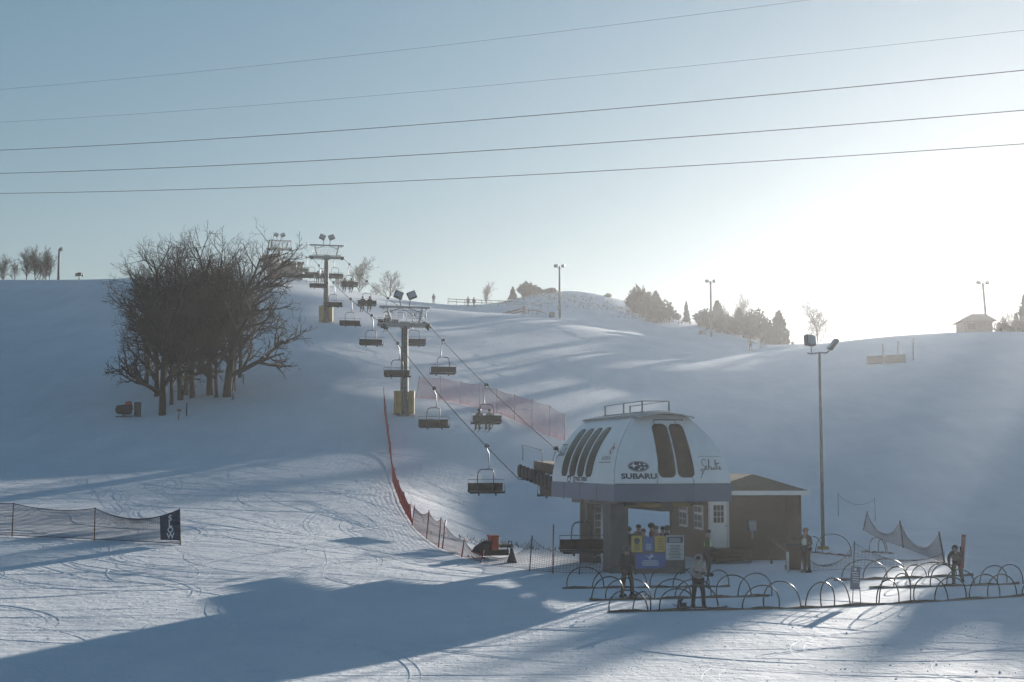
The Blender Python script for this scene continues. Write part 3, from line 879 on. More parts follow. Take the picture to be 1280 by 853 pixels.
# ------------------------------------------------------------------ trees
def bare_tree(seed, H, spread=1.0, trunk_r=.28, fork=.22, levels=5, kids=(8, 6, 5, 4, 3), up=.25, twig=.014, side=4, lean=(0, 0)):
    """trunk and crown meshes of a leafless tree: recursive limbs down to fine twigs"""
    rnd = random.Random(seed)
    tr, cr = MB(), MB()
    def limb(p, d, L, r, lev):
        n = 4 if lev < 2 else (3 if lev < 4 else 2)
        pts, rs = [p.copy()], [r]
        q = p.copy(); dd = d.copy()
        for i in range(n):
            j = .20 if lev else .07
            dd = (dd + Vector((rnd.uniform(-j, j), rnd.uniform(-j, j), rnd.uniform(-j, j) + (up * .35 if lev else .03)))).normalized()
            q = q + dd * (L / n)
            pts.append(q.copy()); rs.append(max(twig * .6, r * (1 - .55 * (i + 1) / n)))
        (tr if lev == 0 else cr).tube(pts, rs, 8 if lev == 0 else (5 if lev < 3 else 3), cap=False, smooth=True)
        if lev >= levels: return
        K = kids[lev]
        for k in range(K):
            f = fork + (1 - fork) * (k + rnd.random() * .8) / K if lev == 0 else .22 + .78 * (k + rnd.random() * .7) / K
            f = min(f, 1.0)
            i = min(int(f * n), n - 1); a = pts[i].lerp(pts[i + 1], f * n - i)
            t = (pts[i + 1] - pts[i]).normalized()
            x = t.orthogonal().normalized(); x.rotate(Matrix.Rotation(k * 2.4 + rnd.uniform(-.6, .6), 3, t))
            ang = R(rnd.uniform(32, 62)) if lev == 0 else R(rnd.uniform(28, 58))
            if lev == 0: ang *= (1.12 - .62 * f) * spread
            nd = (t * math.cos(ang) + x * math.sin(ang)).normalized()
            rr = max(twig, rs[i] * (.70 if lev == 0 else .66))
            ll = L * (rnd.uniform(.62, .88) if lev == 0 else rnd.uniform(.42, .68)) * ((.88 + .02 * f) if lev == 0 else (1.15 - .35 * f))
            limb(a, nd, ll, rr, lev + 1)
    limb(Vector((0, 0, -.6)), Vector((lean[0], lean[1], 1)).normalized(), H * .62 + .6, trunk_r, 0)
    return tr, cr
def tree_meshes(seed, *a, bark='bark', **k):
    tr, cr = bare_tree(seed, *a, **k)
    o1 = tr.build('trunk', M[bark], None, fix=False); o2 = cr.build('crown', M[bark], None, fix=False)
    m1, m2 = o1.data, o2.data
    bpy.data.objects.remove(o1); bpy.data.objects.remove(o2)
    return m1, m2
def plant(ms, name, label, cat, loc, rz, sc, group):
    t = thing(name, label, cat, loc, rz, group); t.scale = sc if hasattr(sc, '__len__') else (sc, sc, sc)
    for n, me in zip(('trunk', 'crown'), ms):
        o = bpy.data.objects.new(n, me); COL.objects.link(o); o.parent = t
    return t
OAK = [tree_meshes(11, 13.0, spread=1.15, trunk_r=.38, fork=.26, kids=(9, 6, 5, 3, 2)),
       tree_meshes(23, 13.5, spread=1.05, trunk_r=.30, fork=.30, kids=(9, 5, 5, 3, 2)),
       tree_meshes(37, 14.0, spread=1.3, trunk_r=.42, fork=.24, kids=(9, 6, 5, 3, 2), lean=(.10, 0))]
G_OAK = 'bare oaks in the grove on the left slope'
def oak(i, px, py, top, label, rz, dy=0, wide=1.0):
    g = onground(px, py)
    g = gp(px, g.y + dy) if dy else g
    H = (at(px, top, g.y).z - g.z)
    base = (OAK[i][1].get('H') or 0)
    s = H / OAKH[i]
    plant(OAK[i], 'bare_oak', label, 'tree', g, rz, (s * wide, s * wide, s), G_OAK)
OAKH = [.985 * max(v.co.z for v in ms[1].vertices) for ms in OAK]
oak(0, 203, 519, 296, 'bare oak nearest the camera with the lowest trunk foot in the grove', 2.6, wide=.92)
oak(2, 283, 496, 270, 'broad bare oak with long limbs reaching right towards the lift towers', -.35, wide=.92)
oak(1, 226, 500, 290, 'slim bare oak just right of the lowest trunk in the grove', 1.7)
oak(1, 241, 497, 284, 'bare oak at the middle of the grove with a straight trunk', 3.4)
oak(0, 262, 494, 280, 'bare oak just left of the broad right-hand oak of the grove', 2.2, wide=.9)
oak(0, 205, 488, 296, 'bare oak at the back left of the grove', 4.1, dy=4, wide=.95)
oak(1, 182, 486, 302, 'bare oak on the left edge of the grove with twigs hanging over the open snow', 5.2, dy=2, wide=.95)
oak(2, 250, 482, 292, 'bare oak at the very back of the grove behind the others', 2.0, dy=6, wide=.75)
oak(1, 300, 484, 292, 'slim bare oak at the back right of the grove', .6, dy=5, wide=.85)

oak(1, 214, 507, 330, 'thin bare oak close behind the lowest trunk of the grove', .9, wide=.8)
oak(1, 271, 497, 318, 'thin bare oak touching the left side of the broad oak', 2.9, wide=.8)
oak(2, 232, 494, 330, 'short bare oak deep in the middle of the grove', 5.5, wide=.8)
oak(0, 196, 496, 335, 'short bare oak left of centre, just behind the lowest trunk', 1.2, wide=.9)
oak(1, 292, 489, 325, 'thin bare oak just right of the broad oak trunk', 4.4, wide=.8)
# thin far trees on the crests
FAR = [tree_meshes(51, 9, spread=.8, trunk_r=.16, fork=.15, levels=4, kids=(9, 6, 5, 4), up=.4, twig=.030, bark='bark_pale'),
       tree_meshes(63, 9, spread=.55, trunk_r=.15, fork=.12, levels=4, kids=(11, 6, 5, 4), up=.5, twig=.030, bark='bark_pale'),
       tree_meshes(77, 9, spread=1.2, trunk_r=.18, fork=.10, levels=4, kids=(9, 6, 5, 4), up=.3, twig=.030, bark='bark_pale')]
FARH = [max(v.co.z for v in ms[1].vertices) for ms in FAR]
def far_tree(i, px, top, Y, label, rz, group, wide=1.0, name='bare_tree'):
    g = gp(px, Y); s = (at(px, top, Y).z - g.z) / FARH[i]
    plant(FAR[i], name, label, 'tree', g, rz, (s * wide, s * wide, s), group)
G = 'bare trees on the far left crest'
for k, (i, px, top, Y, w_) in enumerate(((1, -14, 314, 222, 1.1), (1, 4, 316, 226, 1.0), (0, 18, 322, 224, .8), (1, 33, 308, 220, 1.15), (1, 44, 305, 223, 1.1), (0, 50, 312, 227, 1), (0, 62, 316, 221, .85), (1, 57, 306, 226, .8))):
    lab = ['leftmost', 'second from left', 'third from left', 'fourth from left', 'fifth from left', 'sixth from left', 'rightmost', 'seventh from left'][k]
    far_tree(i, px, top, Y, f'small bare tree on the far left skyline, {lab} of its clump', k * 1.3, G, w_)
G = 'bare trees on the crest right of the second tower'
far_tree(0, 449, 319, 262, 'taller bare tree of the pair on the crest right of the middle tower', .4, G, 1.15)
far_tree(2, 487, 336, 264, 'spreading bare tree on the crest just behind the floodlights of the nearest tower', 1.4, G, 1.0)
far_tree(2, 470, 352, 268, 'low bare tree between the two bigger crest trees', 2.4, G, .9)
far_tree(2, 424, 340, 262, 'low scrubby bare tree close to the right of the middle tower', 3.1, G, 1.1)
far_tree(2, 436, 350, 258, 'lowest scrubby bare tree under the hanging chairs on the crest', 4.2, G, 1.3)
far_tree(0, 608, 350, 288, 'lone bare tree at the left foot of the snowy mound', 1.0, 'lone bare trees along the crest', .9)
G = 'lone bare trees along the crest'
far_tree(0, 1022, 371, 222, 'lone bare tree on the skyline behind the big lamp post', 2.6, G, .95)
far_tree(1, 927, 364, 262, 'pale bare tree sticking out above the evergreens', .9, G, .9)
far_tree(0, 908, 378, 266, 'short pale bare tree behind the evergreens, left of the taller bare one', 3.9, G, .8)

def bush_mesh(seed, kind):
    """evergreen made of thousands of small needle sprays on short boughs"""
    rnd = random.Random(seed); m = MB()
    n = 1700
    for i in range(n):
        if kind == 'cone':
            h = rnd.random() ** 1.25; rad = (1 - h) ** .8 * (.55 + .45 * rnd.random() ** .5) * .42
            a = rnd.uniform(0, 2 * math.pi); lob = 1 + .32 * math.sin(3 * a + 9 * h) + .30 * math.sin(5 * a + 26 * h)
            p = Vector((math.cos(a) * rad * lob, math.sin(a) * rad * lob, .04 + h * .96))
        else:
            u = rnd.uniform(-1, 1); a = rnd.uniform(0, 2 * math.pi); r = rnd.random() ** .33
            lob = 1 + .22 * math.sin(3 * a + 4 * u) + .2 * math.sin(5 * a - 6 * u + 2)
            s = math.sqrt(1 - u * u)
            p = Vector((math.cos(a) * s * r * lob * .62, math.sin(a) * s * r * lob * .62, .42 + .46 * u * r * (1 + .25 * math.sin(4 * a))))
            if p.z < 0: continue
        d = (Vector((p.x, p.y, .10)) + Vector((rnd.uniform(-.4, .4), rnd.uniform(-.4, .4), rnd.uniform(-.1, .6)))).normalized()
        L = rnd.uniform(.06, .17); x = d.orthogonal().normalized(); x.rotate(Matrix.Rotation(rnd.uniform(0, 6.3), 3, d))
        w_ = L * .32
        m.add([p - x * w_, p + x * w_, p + d * L], [(0, 1, 2)])
        y = d.cross(x); m.add([p - y * w_, p + y * w_, p + d * L * .9], [(0, 1, 2)])
    t = MB(); t.tube([(0, 0, -.15), (0, 0, .3), (.01, 0, .75)], [.03, .025, .008], 6)
    for k in range(8):
        a = k * 2.4; t.tube([(0, 0, .12 + .06 * k), (.22 * math.cos(a), .22 * math.sin(a), .22 + .07 * k)], [.012, .004], 4)
    return t, m
def bush_meshes(seed, kind, mt):
    t, m = bush_mesh(seed, kind)
    a = t.build('trunk', M['bark'], None); b = m.build('crown', M[mt], None, fix=False)
    r = (a.data, b.data); bpy.data.objects.remove(a); bpy.data.objects.remove(b); return r
CEDAR = bush_meshes(5, 'cone', 'juniper'); BUSH = bush_meshes(9, 'round', 'juniper'); PINE = bush_meshes(15, 'cone', 'needles')
def bush(ms, px, top, Y, wpx, label, rz, group, name='evergreen_shrub', cat='shrub', sink=.1):
    g = gp(px, Y); h = at(px, top, Y).z - g.z
    w_ = wpx * .74 / F * Y
    plant(ms, name, label, cat, g - Vector((0, 0, sink)), rz, (w_, w_, h), group)
G = 'evergreen shrubs on the crest'
bush(BUSH, 800, 357, 262, 34, 'round evergreen shrub upper left of the dark pair on the mound shoulder', .5, G)
bush(CEDAR, 820, 366, 258, 34, 'pointed evergreen shrub between the two round ones on the mound shoulder', 1.5, G)
bush(BUSH, 823, 375, 248, 42, 'dark round evergreen shrub lowest on the shoulder of the mound', 2.5, G)
bush(CEDAR, 858, 378, 262, 12, 'tiny slim evergreen standing alone left of the right-hand light pole', .2, G)
bush(BUSH, 880, 385, 250, 24, 'evergreen shrub directly left of the right-hand light pole', 3.0, G)
bush(CEDAR, 897, 378, 246, 36, 'evergreen directly behind the right-hand light pole', 4.0, G)
bush(BUSH, 906, 392, 240, 36, 'evergreen shrub right of the light pole, low in front of the row', 5.0, G)
bush(CEDAR, 924, 387, 240, 34, 'evergreen in the middle of the row right of the light pole', .9, G)
bush(BUSH, 943, 386, 236, 36, 'broad evergreen second from the right in the row beyond the light pole', 1.9, G)
bush(CEDAR, 974, 391, 228, 40, 'isolated evergreen at the right end of the row, above the skiers', 2.9, G)
bush(BUSH, 958, 402, 232, 24, 'small evergreen tucked between the last two of the row', 3.3, G)
G = 'small bushes on top of the mound'
bush(BUSH, 660, 352, 288, 26, 'wide brownish bush on the left top of the mound', .7, G)
bush(BUSH, 673, 359, 287, 14, 'small bush touching the wide one on the mound', 1.7, G)
bush(CEDAR, 641, 359, 288, 14, 'small pointed bush leftmost on the mound', 2.7, G)
bush(BUSH, 688, 359, 284, 16, 'brown bush just left of the light pole on the mound', 3.7, G)
bush(BUSH, 760, 366, 284, 9, 'tiny bush on the right shoulder of the mound', 4.7, G)
bush(BUSH, 846, 390, 262, 10, 'tiny bush at the right foot of the mound', 5.7, G)

bush(BUSH, 1254, 398, 196, 22, 'hazy evergreen clump touching the right side of the crest building', 1.1, 'evergreens in the right glare', sink=.3)
bush(PINE, 1271, 392, 197, 24, 'hazy pointed evergreen at the right edge of the crest', 2.1, 'evergreens in the right glare', sink=.3)
# dry grass poking through the snow of the mound and the bank
rnd = random.Random(3); m = MB()
for (px, Y, wx, wy, n) in ((700, 276, 9, 9, 130), (745, 268, 9, 10, 150), (655, 282, 6, 5, 80), (790, 262, 6, 8, 80), (810, 252, 8, 6, 60), (870, 254, 6, 5, 50), (612, 74, 2.5, 1.5, 60), (640, 72, 3, 1.2, 50)):
    c = gp(px, Y); xs = np.array([rnd.gauss(c.x, wx / 2) for _ in range(n)]); ys = np.array([rnd.gauss(Y, wy / 2) for _ in range(n)])
    for x, y, z in zip(xs, ys, heights(xs, ys)):
        k = .6 if Y > 100 else .22
        for b in range(4):
            h = k * rnd.uniform(.3, 1.0); dx, dy = rnd.uniform(-.5, .5) * k, rnd.uniform(-.3, .3) * k
            m.add([(x - .05 * k, y, z - .03), (x + .05 * k, y, z - .03), (x + dx, y + dy, z + h)], [(0, 1, 2)])
tag(m.build('dry_grass', mat('dry_winter_grass', (.10, .075, .04), .9, 0, .3, 2), fix=False), 'sparse dry grass poking through the snow of the mound', 'grass', kind='stuff')

# unseen conifers, added at right to throw shade over the run-out
G = 'added conifers out of view that shade the run'
def shade_conifer(x, y, h, w_, label, rz):
    plant(PINE, 'shade_conifer', label, 'tree', (x, y, ground(x, y) - .2), rz, (w_, w_, h), G)
# ------------------------------------------------------------------ added row right of the frame, gapped to band the flat with shade
k = 0
for px, Y, h, w_ in ((1288, 186, 6.2, 3.4), (1297, 189, 5.6, 3.0), (1306, 184, 6.6, 3.2), (1317, 188, 5.6, 2.8), (1362, 186, 6.2, 3.4), (1374, 189, 6.8, 3.6), (1387, 184, 6.0, 3.2), (1400, 187, 6.9, 3.6), (1416, 185, 6.4, 3.4)):
    p = gp(px, Y); shade_conifer(p.x, p.y, h, w_, f'small added shade tree out of view on the right crest, {ORD[k] if k else "first"} in its row from the left', k * 1.1); k += 1
for j, (x, y, h) in enumerate(((29.5, 70, 8.5), (33, 66, 9.5), (31.5, 75, 7.5), (36.5, 71, 10))):  # four more added out of view, shading the near right corner
    shade_conifer(x, y, h, 4.2, ('tall added shade tree out of view nearest the maze rails', 'tall added shade tree closest to the camera on the right', 'tall added shade tree farthest back of the four by the flat', 'tallest added shade tree at the far right of the flat')[j], j * 1.7)

# ------------------------------------------------------------------ power lines
G = 'power line wires across the sky'
for i, (yl, yr, r, lab) in enumerate(((112, -36, .010, 'topmost faint wire crossing the sky'), (153, 38, .009, 'second wire from the top, faint across the sky'), (188, 88, .026, 'middle dark wire crossing the sky'),
                                     (217, 138, .026, 'fourth wire from the top crossing the sky'), (242, 180, .024, 'lowest wire crossing the sky just above the crest'))):
    a, b = at(0, yl, 132), at(1280, yr, 80)
    m = MB(); pts = []
    for k in range(61):
        t = -.35 + 1.7 * k / 60
        p = a.lerp(b, t); p.z += .55 * ((2 * t - 1) ** 2 - 1); pts.append(p)
    m.tube(pts, r, 5); tag(m.build('power_line', M['cable']), lab, 'power line', G)

# ------------------------------------------------------------------ lamp posts
def flood(m_parent, c, rot, w_=.62, h_=.5, d_=.3):
    hb = MB(); hb.box(c, (w_, d_, h_), rot=rot); f = hb.build('floodlight', M['steel_dark'], m_parent, bevel=.02)
    gl = MB(); gl.box(Vector(c) + rot @ Vector((0, -d_ / 2 - .01, 0)), (w_ * .88, .02, h_ * .86), rot=rot); gl.build('lens', M['lamp'], f)
    return f
b = onground(1029, 687); top = at(1029, 441, b.y).z - b.z
t = thing('lamp_post', 'tall brown lamp post with two floodlights standing right of the hut', 'lamp post', b)
m = MB(); m.lathe((0, 0, -.3), [(.10, 0), (.085, top * .5), (.065, top + .3)], 12); m.build('pole', M['pole_grey'], t)
m = MB(); m.lathe((0, 0, 0), [(.30, -.1), (.30, .12), (.24, .16)], 12); m.build('base_pad', M['pad'], t)
m = MB(); m.tube([(-.62, 0, top - .02), (-.45, 0, top - .06), (0, 0, top), (.36, 0, top - .02), (.5, 0, top + .1)], .04, 8); m.build('cross_bracket', M['steel'], t)
m = MB(); m.tube([(-.42, 0, top - .04), (-.42, 0, top + .32)], .03, 6); m.tube([(.48, 0, top + .08), (.52, 0, top + .3)], .03, 6); m.build('yoke', M['steel'], t)
flood(t, (-.48, 0, top + .62), Matrix.Rotation(R(6), 3, 'Y') @ Matrix.Rotation(R(28), 3, 'Z') @ Matrix.Rotation(R(-15), 3, 'X'), .56, .53, .30)
flood(t, (.72, .05, top + .42), Matrix.Rotation(R(-52), 3, 'Y') @ Matrix.Rotation(R(-80), 3, 'X'), .66, .44, .18)
def slim_post(px, topy, Y, label, two=True, lean=0):
    g = gp(px, Y); h = at(px, topy, Y).z - g.z
    t = thing('lamp_post', label, 'lamp post', g, 0, 'slim lamp posts along the crest')
    m = MB(); m.tube([(0, 0, -.5), (lean * .5, 0, h * .5), (lean, 0, h)], [.20, .17, .13], 10); m.build('pole', M['pole_grey'], t)
    m = MB()
    for s in ((-1, 1) if two else (1,)):
        m.tube([(lean, 0, h - .5), (lean + s * .5, 0, h - .1)], .05, 6)
    m.build('bracket', M['steel'], t)
    for s in ((-1, 1) if two else (1,)):
        flood(t, (lean + s * (.6 if two else .3), -.05, h + .05), Matrix.Rotation(R(-20 * s), 3, 'Z') @ Matrix.Rotation(R(-30), 3, 'X'), .5, .36, .4)
slim_post(699.5, 333, 224, 'slim grey lamp post standing in front of the snowy mound')
slim_post(889, 352, 230, 'slim grey lamp post standing among the evergreens on the right')
slim_post(73, 312, 218, 'slim lamp post right of the far left tree clump', False)
slim_post(1234, 354, 192, 'leaning lamp post in the sun glare above the crest building', True, -.4)
g = gp(99, 219)
t = thing('snow_gun', 'tiny snow gun head on a short mast on the left skyline', 'snow gun', g)
m = MB(); m.tube([(0, 0, -.3), (0, 0, 1.0)], .09, 8); m.build('mast', M['steel_dark'], t)
m = MB(); m.lathe((0, 0, .85), [(.25, -.35), (.3, .0), (.22, .35)], 12, 'X'); m.tube([(-.5, 0, .5), (-.5, 0, 1.0)], .12, 6); m.tube([(.5, 0, .5), (.5, 0, 1.0)], .12, 6); m.build('fan_barrel', M['steel_dark'], t)

# ------------------------------------------------------------------ nets
def net_fence(label, posts, net_mat, post_mat, rows=14, vstep=.12, strand=.006, sag=0.0, vthin=.8, sags=None, post_r=.02, extra=.08, lowsag=0.0, banner=None, cat='net fence', group=None, skip=()):
    """posts: (foot, head); the net hangs between them"""
    org = posts[0][0].copy()
    t = thing('net_fence', label, cat, org, 0, group)
    for i, (f, h) in enumerate(posts):
        if i in skip: continue
        d = (h - f).normalized(); m = MB(); m.tube([f - org - d * .25, h - org + d * extra], post_r, 7); m.build('post', M[post_mat], t)
    m = MB()
    for seg, ((f0, h0), (f1, h1)) in enumerate(zip(posts, posts[1:])):
        if sags: sag = sags[seg]
        L = (f1 - f0).length; n = max(2, int(L / vstep))
        def P(u, v):
            lo = f0.lerp(f1, u); hi = h0.lerp(h1, u)
            gz = ground(lo.x, lo.y)
            s = sag * 4 * u * (1 - u); q = lo.lerp(hi, v)
            q.z -= s * v * v + lowsag * 4 * u * (1 - u) * v * (1 - v)
            q.z += (gz + .03 - lo.z) * (1 - v)
            q.y += .05 * math.sin(u * 9 + v * 4) * v * (1 - v) * 4
            return q - org
        S = max(4, min(n, 10))
        cols = [[P(i / S, .02 + .98 * k / rows) for i in range(S + 1)] for k in range(rows + 1)]
        for k, c_ in enumerate(cols): m.tube(c_, strand * (1.8 if k in (0, rows) else 1), 3, cap=False, smooth=False)
        for i in range(n + 1):
            u = i / n; m.tube([P(u, .02 + .98 * v / 4) for v in range(5)], strand * vthin, 3, cap=False, smooth=False)
    m.build('net', M[net_mat], t, fix=False)
    return t, org
def post_at(px, py, ptop, Y=None, dx=0):
    f = onground(px, py) if Y is None else gp(px, Y)
    return f, at(px + dx, ptop, f.y)
# slow net on the left
P_ = [post_at(-95, 668, 622), post_at(15, 671, 630, dx=2), post_at(118, 676, 636, dx=1), post_at(225.5, 682, 637, dx=-1)]
t, org = net_fence('drooping navy net fence ending in a SLOW banner at lower left', P_, 'netblue', 'bamboo', rows=22, vstep=.09, strand=.013, sags=(.05, .16, .42), vthin=.18, post_r=.028, extra=.05)
f1, h1 = P_[3]; f0, h0 = P_[2]
u0 = 1 - 24.5 / 107
a0, a1 = f0.lerp(f1, u0), f1
s0 = .42 * 4 * u0 * (1 - u0)
bl = Vector((a0.x, a0.y, ground(a0.x, a0.y) + .16)); br = f1 + (h1 - f1) * .13
tl = h0.lerp(h1, u0); tl.z -= s0; tr = h1.copy()
m = MB(); vs = []
for off in (-.012, .012):
    for p in (bl, br, tr, tl): vs.append(p - org + Vector((0, off - .03, 0)))
m.add(vs, [(0, 1, 2, 3), (7, 6, 5, 4), (0, 4, 5, 1), (1, 5, 6, 2), (2, 6, 7, 3), (3, 7, 4, 0)]); bn = m.build('banner', M['navy'], t)
for i, ch in enumerate('SLOW'):
    vs, fs = text_mesh(ch, .29, 1.1, .008)
    v0 = .83 - .215 * i
    def bp(x, y): 
        lo = bl.lerp(br, .52 + x); hi = tl.lerp(tr, .52 + x); q = lo.lerp(hi, v0 + y); return q - org + Vector((0, -.046, 0))
    W_ = (br - bl).length; Hh = (tl - bl).length
    mb = MB(); mb.add([bp(x / W_, (y - .12) / Hh) for x, y in vs], fs); mb.build('letter', M['letter'], bn, fix=False)
# red net beside the lift line
P_ = []
for px, Y, h in ((481, 115, 2.2), (484, 109, 2.05), (487, 103, 1.9), (490, 97, 1.75), (491, 92, 1.6), (495, 87, 1.4), (500, 83, 1.25), (507, 79.5, 1.15), (515, 76, 1.0)):
    f = gp(px, Y); P_.append((f, f + Vector((-.1, 0, h))))
net_fence('bright red net fence running downhill from the foot of the nearest lift tower', P_, 'netred', 'redpole', rows=16, vstep=.12, strand=.0078, sag=.12, post_r=.03)
P_ = []
for px, Y, h in ((515, 75.6, 1.0), (533, 71, 1.35), (548, 67.5, 1.35), (577, 64, .75), (601, 62, .45)):
    f = gp(px, Y); P_.append((f, f + Vector((.12, 0, h))))
net_fence('sagging faded purple net at the foot of the lit snow bank', P_, 'netpurple', 'redpole', rows=14, vstep=.14, strand=.008, sag=.25, post_r=.03)
m = MB(); f = gp(552, 67.2); m.tube([f - Vector((0, 0, .3)), f + Vector((.18, 0, 1.35))], .035, 8)
tag(m.build('marker_pole', M['redpole']), 'short thick red pole standing by the bend of the purple net', 'pole')
# pink net behind
P_ = [post_at(520, 498, 472, dx=4), post_at(550, 500, 472, dx=1), post_at(575, 505, 478, dx=1), post_at(599, 511, 480, dx=1), post_at(621, 517, 487), post_at(643, 526, 494), post_at(665, 537, 500), post_at(687, 546, 508), post_at(706, 552, 518)]
net_fence('long faded pink net fence crossing the slope behind the right-hand cable', P_, 'netpink', 'steel_dark', rows=20, vstep=.12, strand=.0105, sag=.10, post_r=.022)
# blue net by the terminal
P_ = []
for px, Y, h in ((604, 61.5, .4), (640, 60, .55), (662, 58.5, 1.35), (691, 57.5, .9), (724, 57, .95), (757, 57, .9)):
    f = gp(px, Y); P_.append((f, f + Vector((.1, 0, h))))
net_fence('slack dark navy net fence peaked on one post left of the lift terminal', P_, 'netblue', 'steel_dark', rows=12, vstep=.13, strand=.006, sag=.15, post_r=.026, skip=(0, 1, 3, 5))
m = MB(); f = gp(691, 57.2); m.tube([f - Vector((0, 0, .3)), f + Vector((.03, 0, 1.95))], .025, 8)
tag(m.build('marker_pole', M['redpole']), 'tall thin red pole in the navy net left of the terminal', 'pole')
# net at the right
P_ = [post_at(1079, 663, 641, Y=86, dx=5), post_at(1129, 682, 653, Y=73.5, dx=-4), post_at(1181, 703, 667, Y=61, dx=-7)]
net_fence('dark net fence drooping deeply between three leaning posts at right', P_, 'netblue', 'steel_dark', rows=12, vstep=.16, strand=.0085, sag=.95, post_r=.04, lowsag=.2)
P_ = [post_at(1181, 705, 690, Y=60.6), post_at(1067, 712, 679, Y=58.5, dx=1), post_at(1012, 714, 700, Y=58)]
net_fence('low slack net fence behind the right-hand maze hoops', P_, 'netblue', 'steel_dark', rows=8, vstep=.18, strand=.007, sag=.55, post_r=.025, skip=(0, 2))
t = thing('rope_fence', 'thin rope strung between two slim stakes behind the right net', 'rope fence', gp(1048, 92))
o_ = Vector(t.location)
A, B = gp(1048, 92), gp(1094, 90)
for p in (A, B): m = MB(); m.tube([p - o_, p - o_ + Vector((0, 0, 1.5))], .02, 6); m.build('stake', M['steel_dark'], t)
m = MB(); m.tube([A.lerp(B, u) - o_ + Vector((0, 0, 1.4 - .5 * 4 * u * (1 - u))) for u in np.linspace(0, 1, 9)], .012, 5); m.build('rope', M['steel_dark'], t)

# ------------------------------------------------------------------ lift maze: rails with hoops
def maze(label, ends, hoops, hgt=None):
    (pa, ya), (pb, yb) = ends
    A, B = onground(pa, ya), onground(pb, yb)
    t = thing('hoop_rail', label, 'lift maze rail', A, 0, 'lift maze rails with hoops')
    L = B - A; d = L.normalized()
    def along(px):                                           # point on the rail under photo column px
        u = (px - CX) / F
        k = (u * A.y - A.x) / (L.x - u * L.y)
        p = A + L * k; p.z = ground(p.x, p.y); return p, k
    m = MB(); pts = []
    for i in range(15):
        p = A + L * i / 14; p.z = ground(p.x, p.y) + .015 + .03 * math.sin(i * 1.9 + pa); pts.append(p - A)
    m.tube(pts, .055, 8); m.build('base_rail', M['wood'], t)
    for j, (a, b, topy) in enumerate(hoops):
        p0, k0 = along(a); p1, k1 = along(b)
        c = (p0 + p1) / 2; r = (p1 - p0).length / 2
        H = max(.5, at((a + b) / 2, topy, c.y).z - c.z)
        tilt = .10 * math.sin(j * 2.3 + pa)
        pts = []
        for i in range(19):
            an = math.pi * i / 18
            q = c + d * (-math.cos(an) * r) * (1 if abs(math.cos(an)) < .999 else 1)
            z = H * (math.sin(an) ** .72)
            q = Vector((q.x + tilt * z, q.y + .10 * math.sin(j * 1.7) * z, c.z + z))
            pts.append(q - A)
        m = MB(); m.tube(pts, .022, 6); m.build('hoop', M['blackpipe'], t)
    return t
maze('frontmost maze rail with black hoops, left half passing the snowboarder', ((759, 767), (1000, 762)),
     [(760, 808, 738), (789, 811, 740), (822, 866, 736), (845, 895, 731), (924, 970, 732), (951, 997, 727)])
maze('frontmost maze rail with black hoops, right half behind the small slate sign', ((1001, 762), (1300, 745)),
     [(1002, 1038, 728), (1022, 1058, 723), (1090, 1118, 725), (1093, 1132, 708), (1137, 1179, 721), (1162, 1201, 722), (1205, 1243, 718), (1228, 1264, 718), (1270, 1308, 722)])
maze('second maze rail from the front, long one left of the snowboarder', ((737, 752), (962, 746)),
     [(738, 777, 721), (756, 812, 723), (816, 861, 724), (841, 886, 724), (893, 936, 719), (919, 961, 717)])
maze('rear maze rail left of centre, directly in front of the sign board', ((703, 736.5), (912, 734)),
     [(708, 754, 709), (739, 806, 708), (811, 866, 708), (839, 884, 711), (880, 908, 713)])
maze('rear maze rail at right, in front of the low slack net', ((1043, 726.5), (1216, 720)),
     [(1048, 1104, 700), (1074, 1127, 699), (1127, 1153, 714), (1134, 1186, 703), (1155, 1190, 704)])
maze('middle maze rail at right, under the walking skier with skis', ((1087, 736), (1274, 731)),
     [(1112, 1133, 722), (1157, 1187, 706), (1178, 1212, 712), (1218, 1252, 707), (1240, 1272, 706)])
maze('short maze rail at the foot of the tall lamp post', ((1004, 690), (1062, 696)), [(1008, 1025, 671), (1016, 1060, 668)])
maze('small rearmost maze rail under the drooping right net', ((1078, 690.5), (1118, 693)), [(1083, 1103, 672), (1094, 1105, 674)])

# ------------------------------------------------------------------ signs and small things near the lift
b = gp(823, 57.0)
t = thing('sign_board', 'grey notice stand with yellow, blue and white panels before the queue', 'sign', b)
m = MB(); m.box((0, .08, .66), (2.15, .06, 1.25)); 
for x in (-.9, .9): m.box((x, .10, .5), (.08, .08, 1.3))
m.build('backing', M['concrete'], t)
def panel(x0, x1, y0, y1, mt, kind, name):
    cvt = lambda px: (px - 823) / F * 57.0
    zz = lambda py: at(823, py, 57.0).z - b.z
    a, c, z1, z0 = cvt(x0), cvt(x1), zz(y0), zz(y1)
    m = MB(); m.box(((a + c) / 2, .03, (z0 + z1) / 2), (c - a, .03, z1 - z0)); p = m.build(name, M[mt], t)
    return p, a, c, z0, z1
def lines(p, a, c, z0, z1, mt, n, name='small_print', y=.011):
    m = MB(); rnd = random.Random(n)
    for i in range(n):
        z = z1 - (z1 - z0) * (i + .5) / n; w_ = (c - a) * rnd.uniform(.6, .95)
        m.box(((a + c) / 2, y, z), (w_, .008, (z1 - z0) / n * .42))
    return m.build(name, M[mt], p)
p, a, c, z0, z1 = panel(790, 803.5, 670, 690.5, 'yellow', 0, 'yellow_panel'); lines(p, a + .05, c - .05, z0 + .05, z0 + .36, 'inkgrey', 4)
m = MB(); m.lathe(((a + c) / 2, .012, z1 - .19), [(.09, -.004), (.12, -.004), (.12, .004), (.09, .004)], 18, 'Y'); m.build('symbol', M['inkgrey'], p)
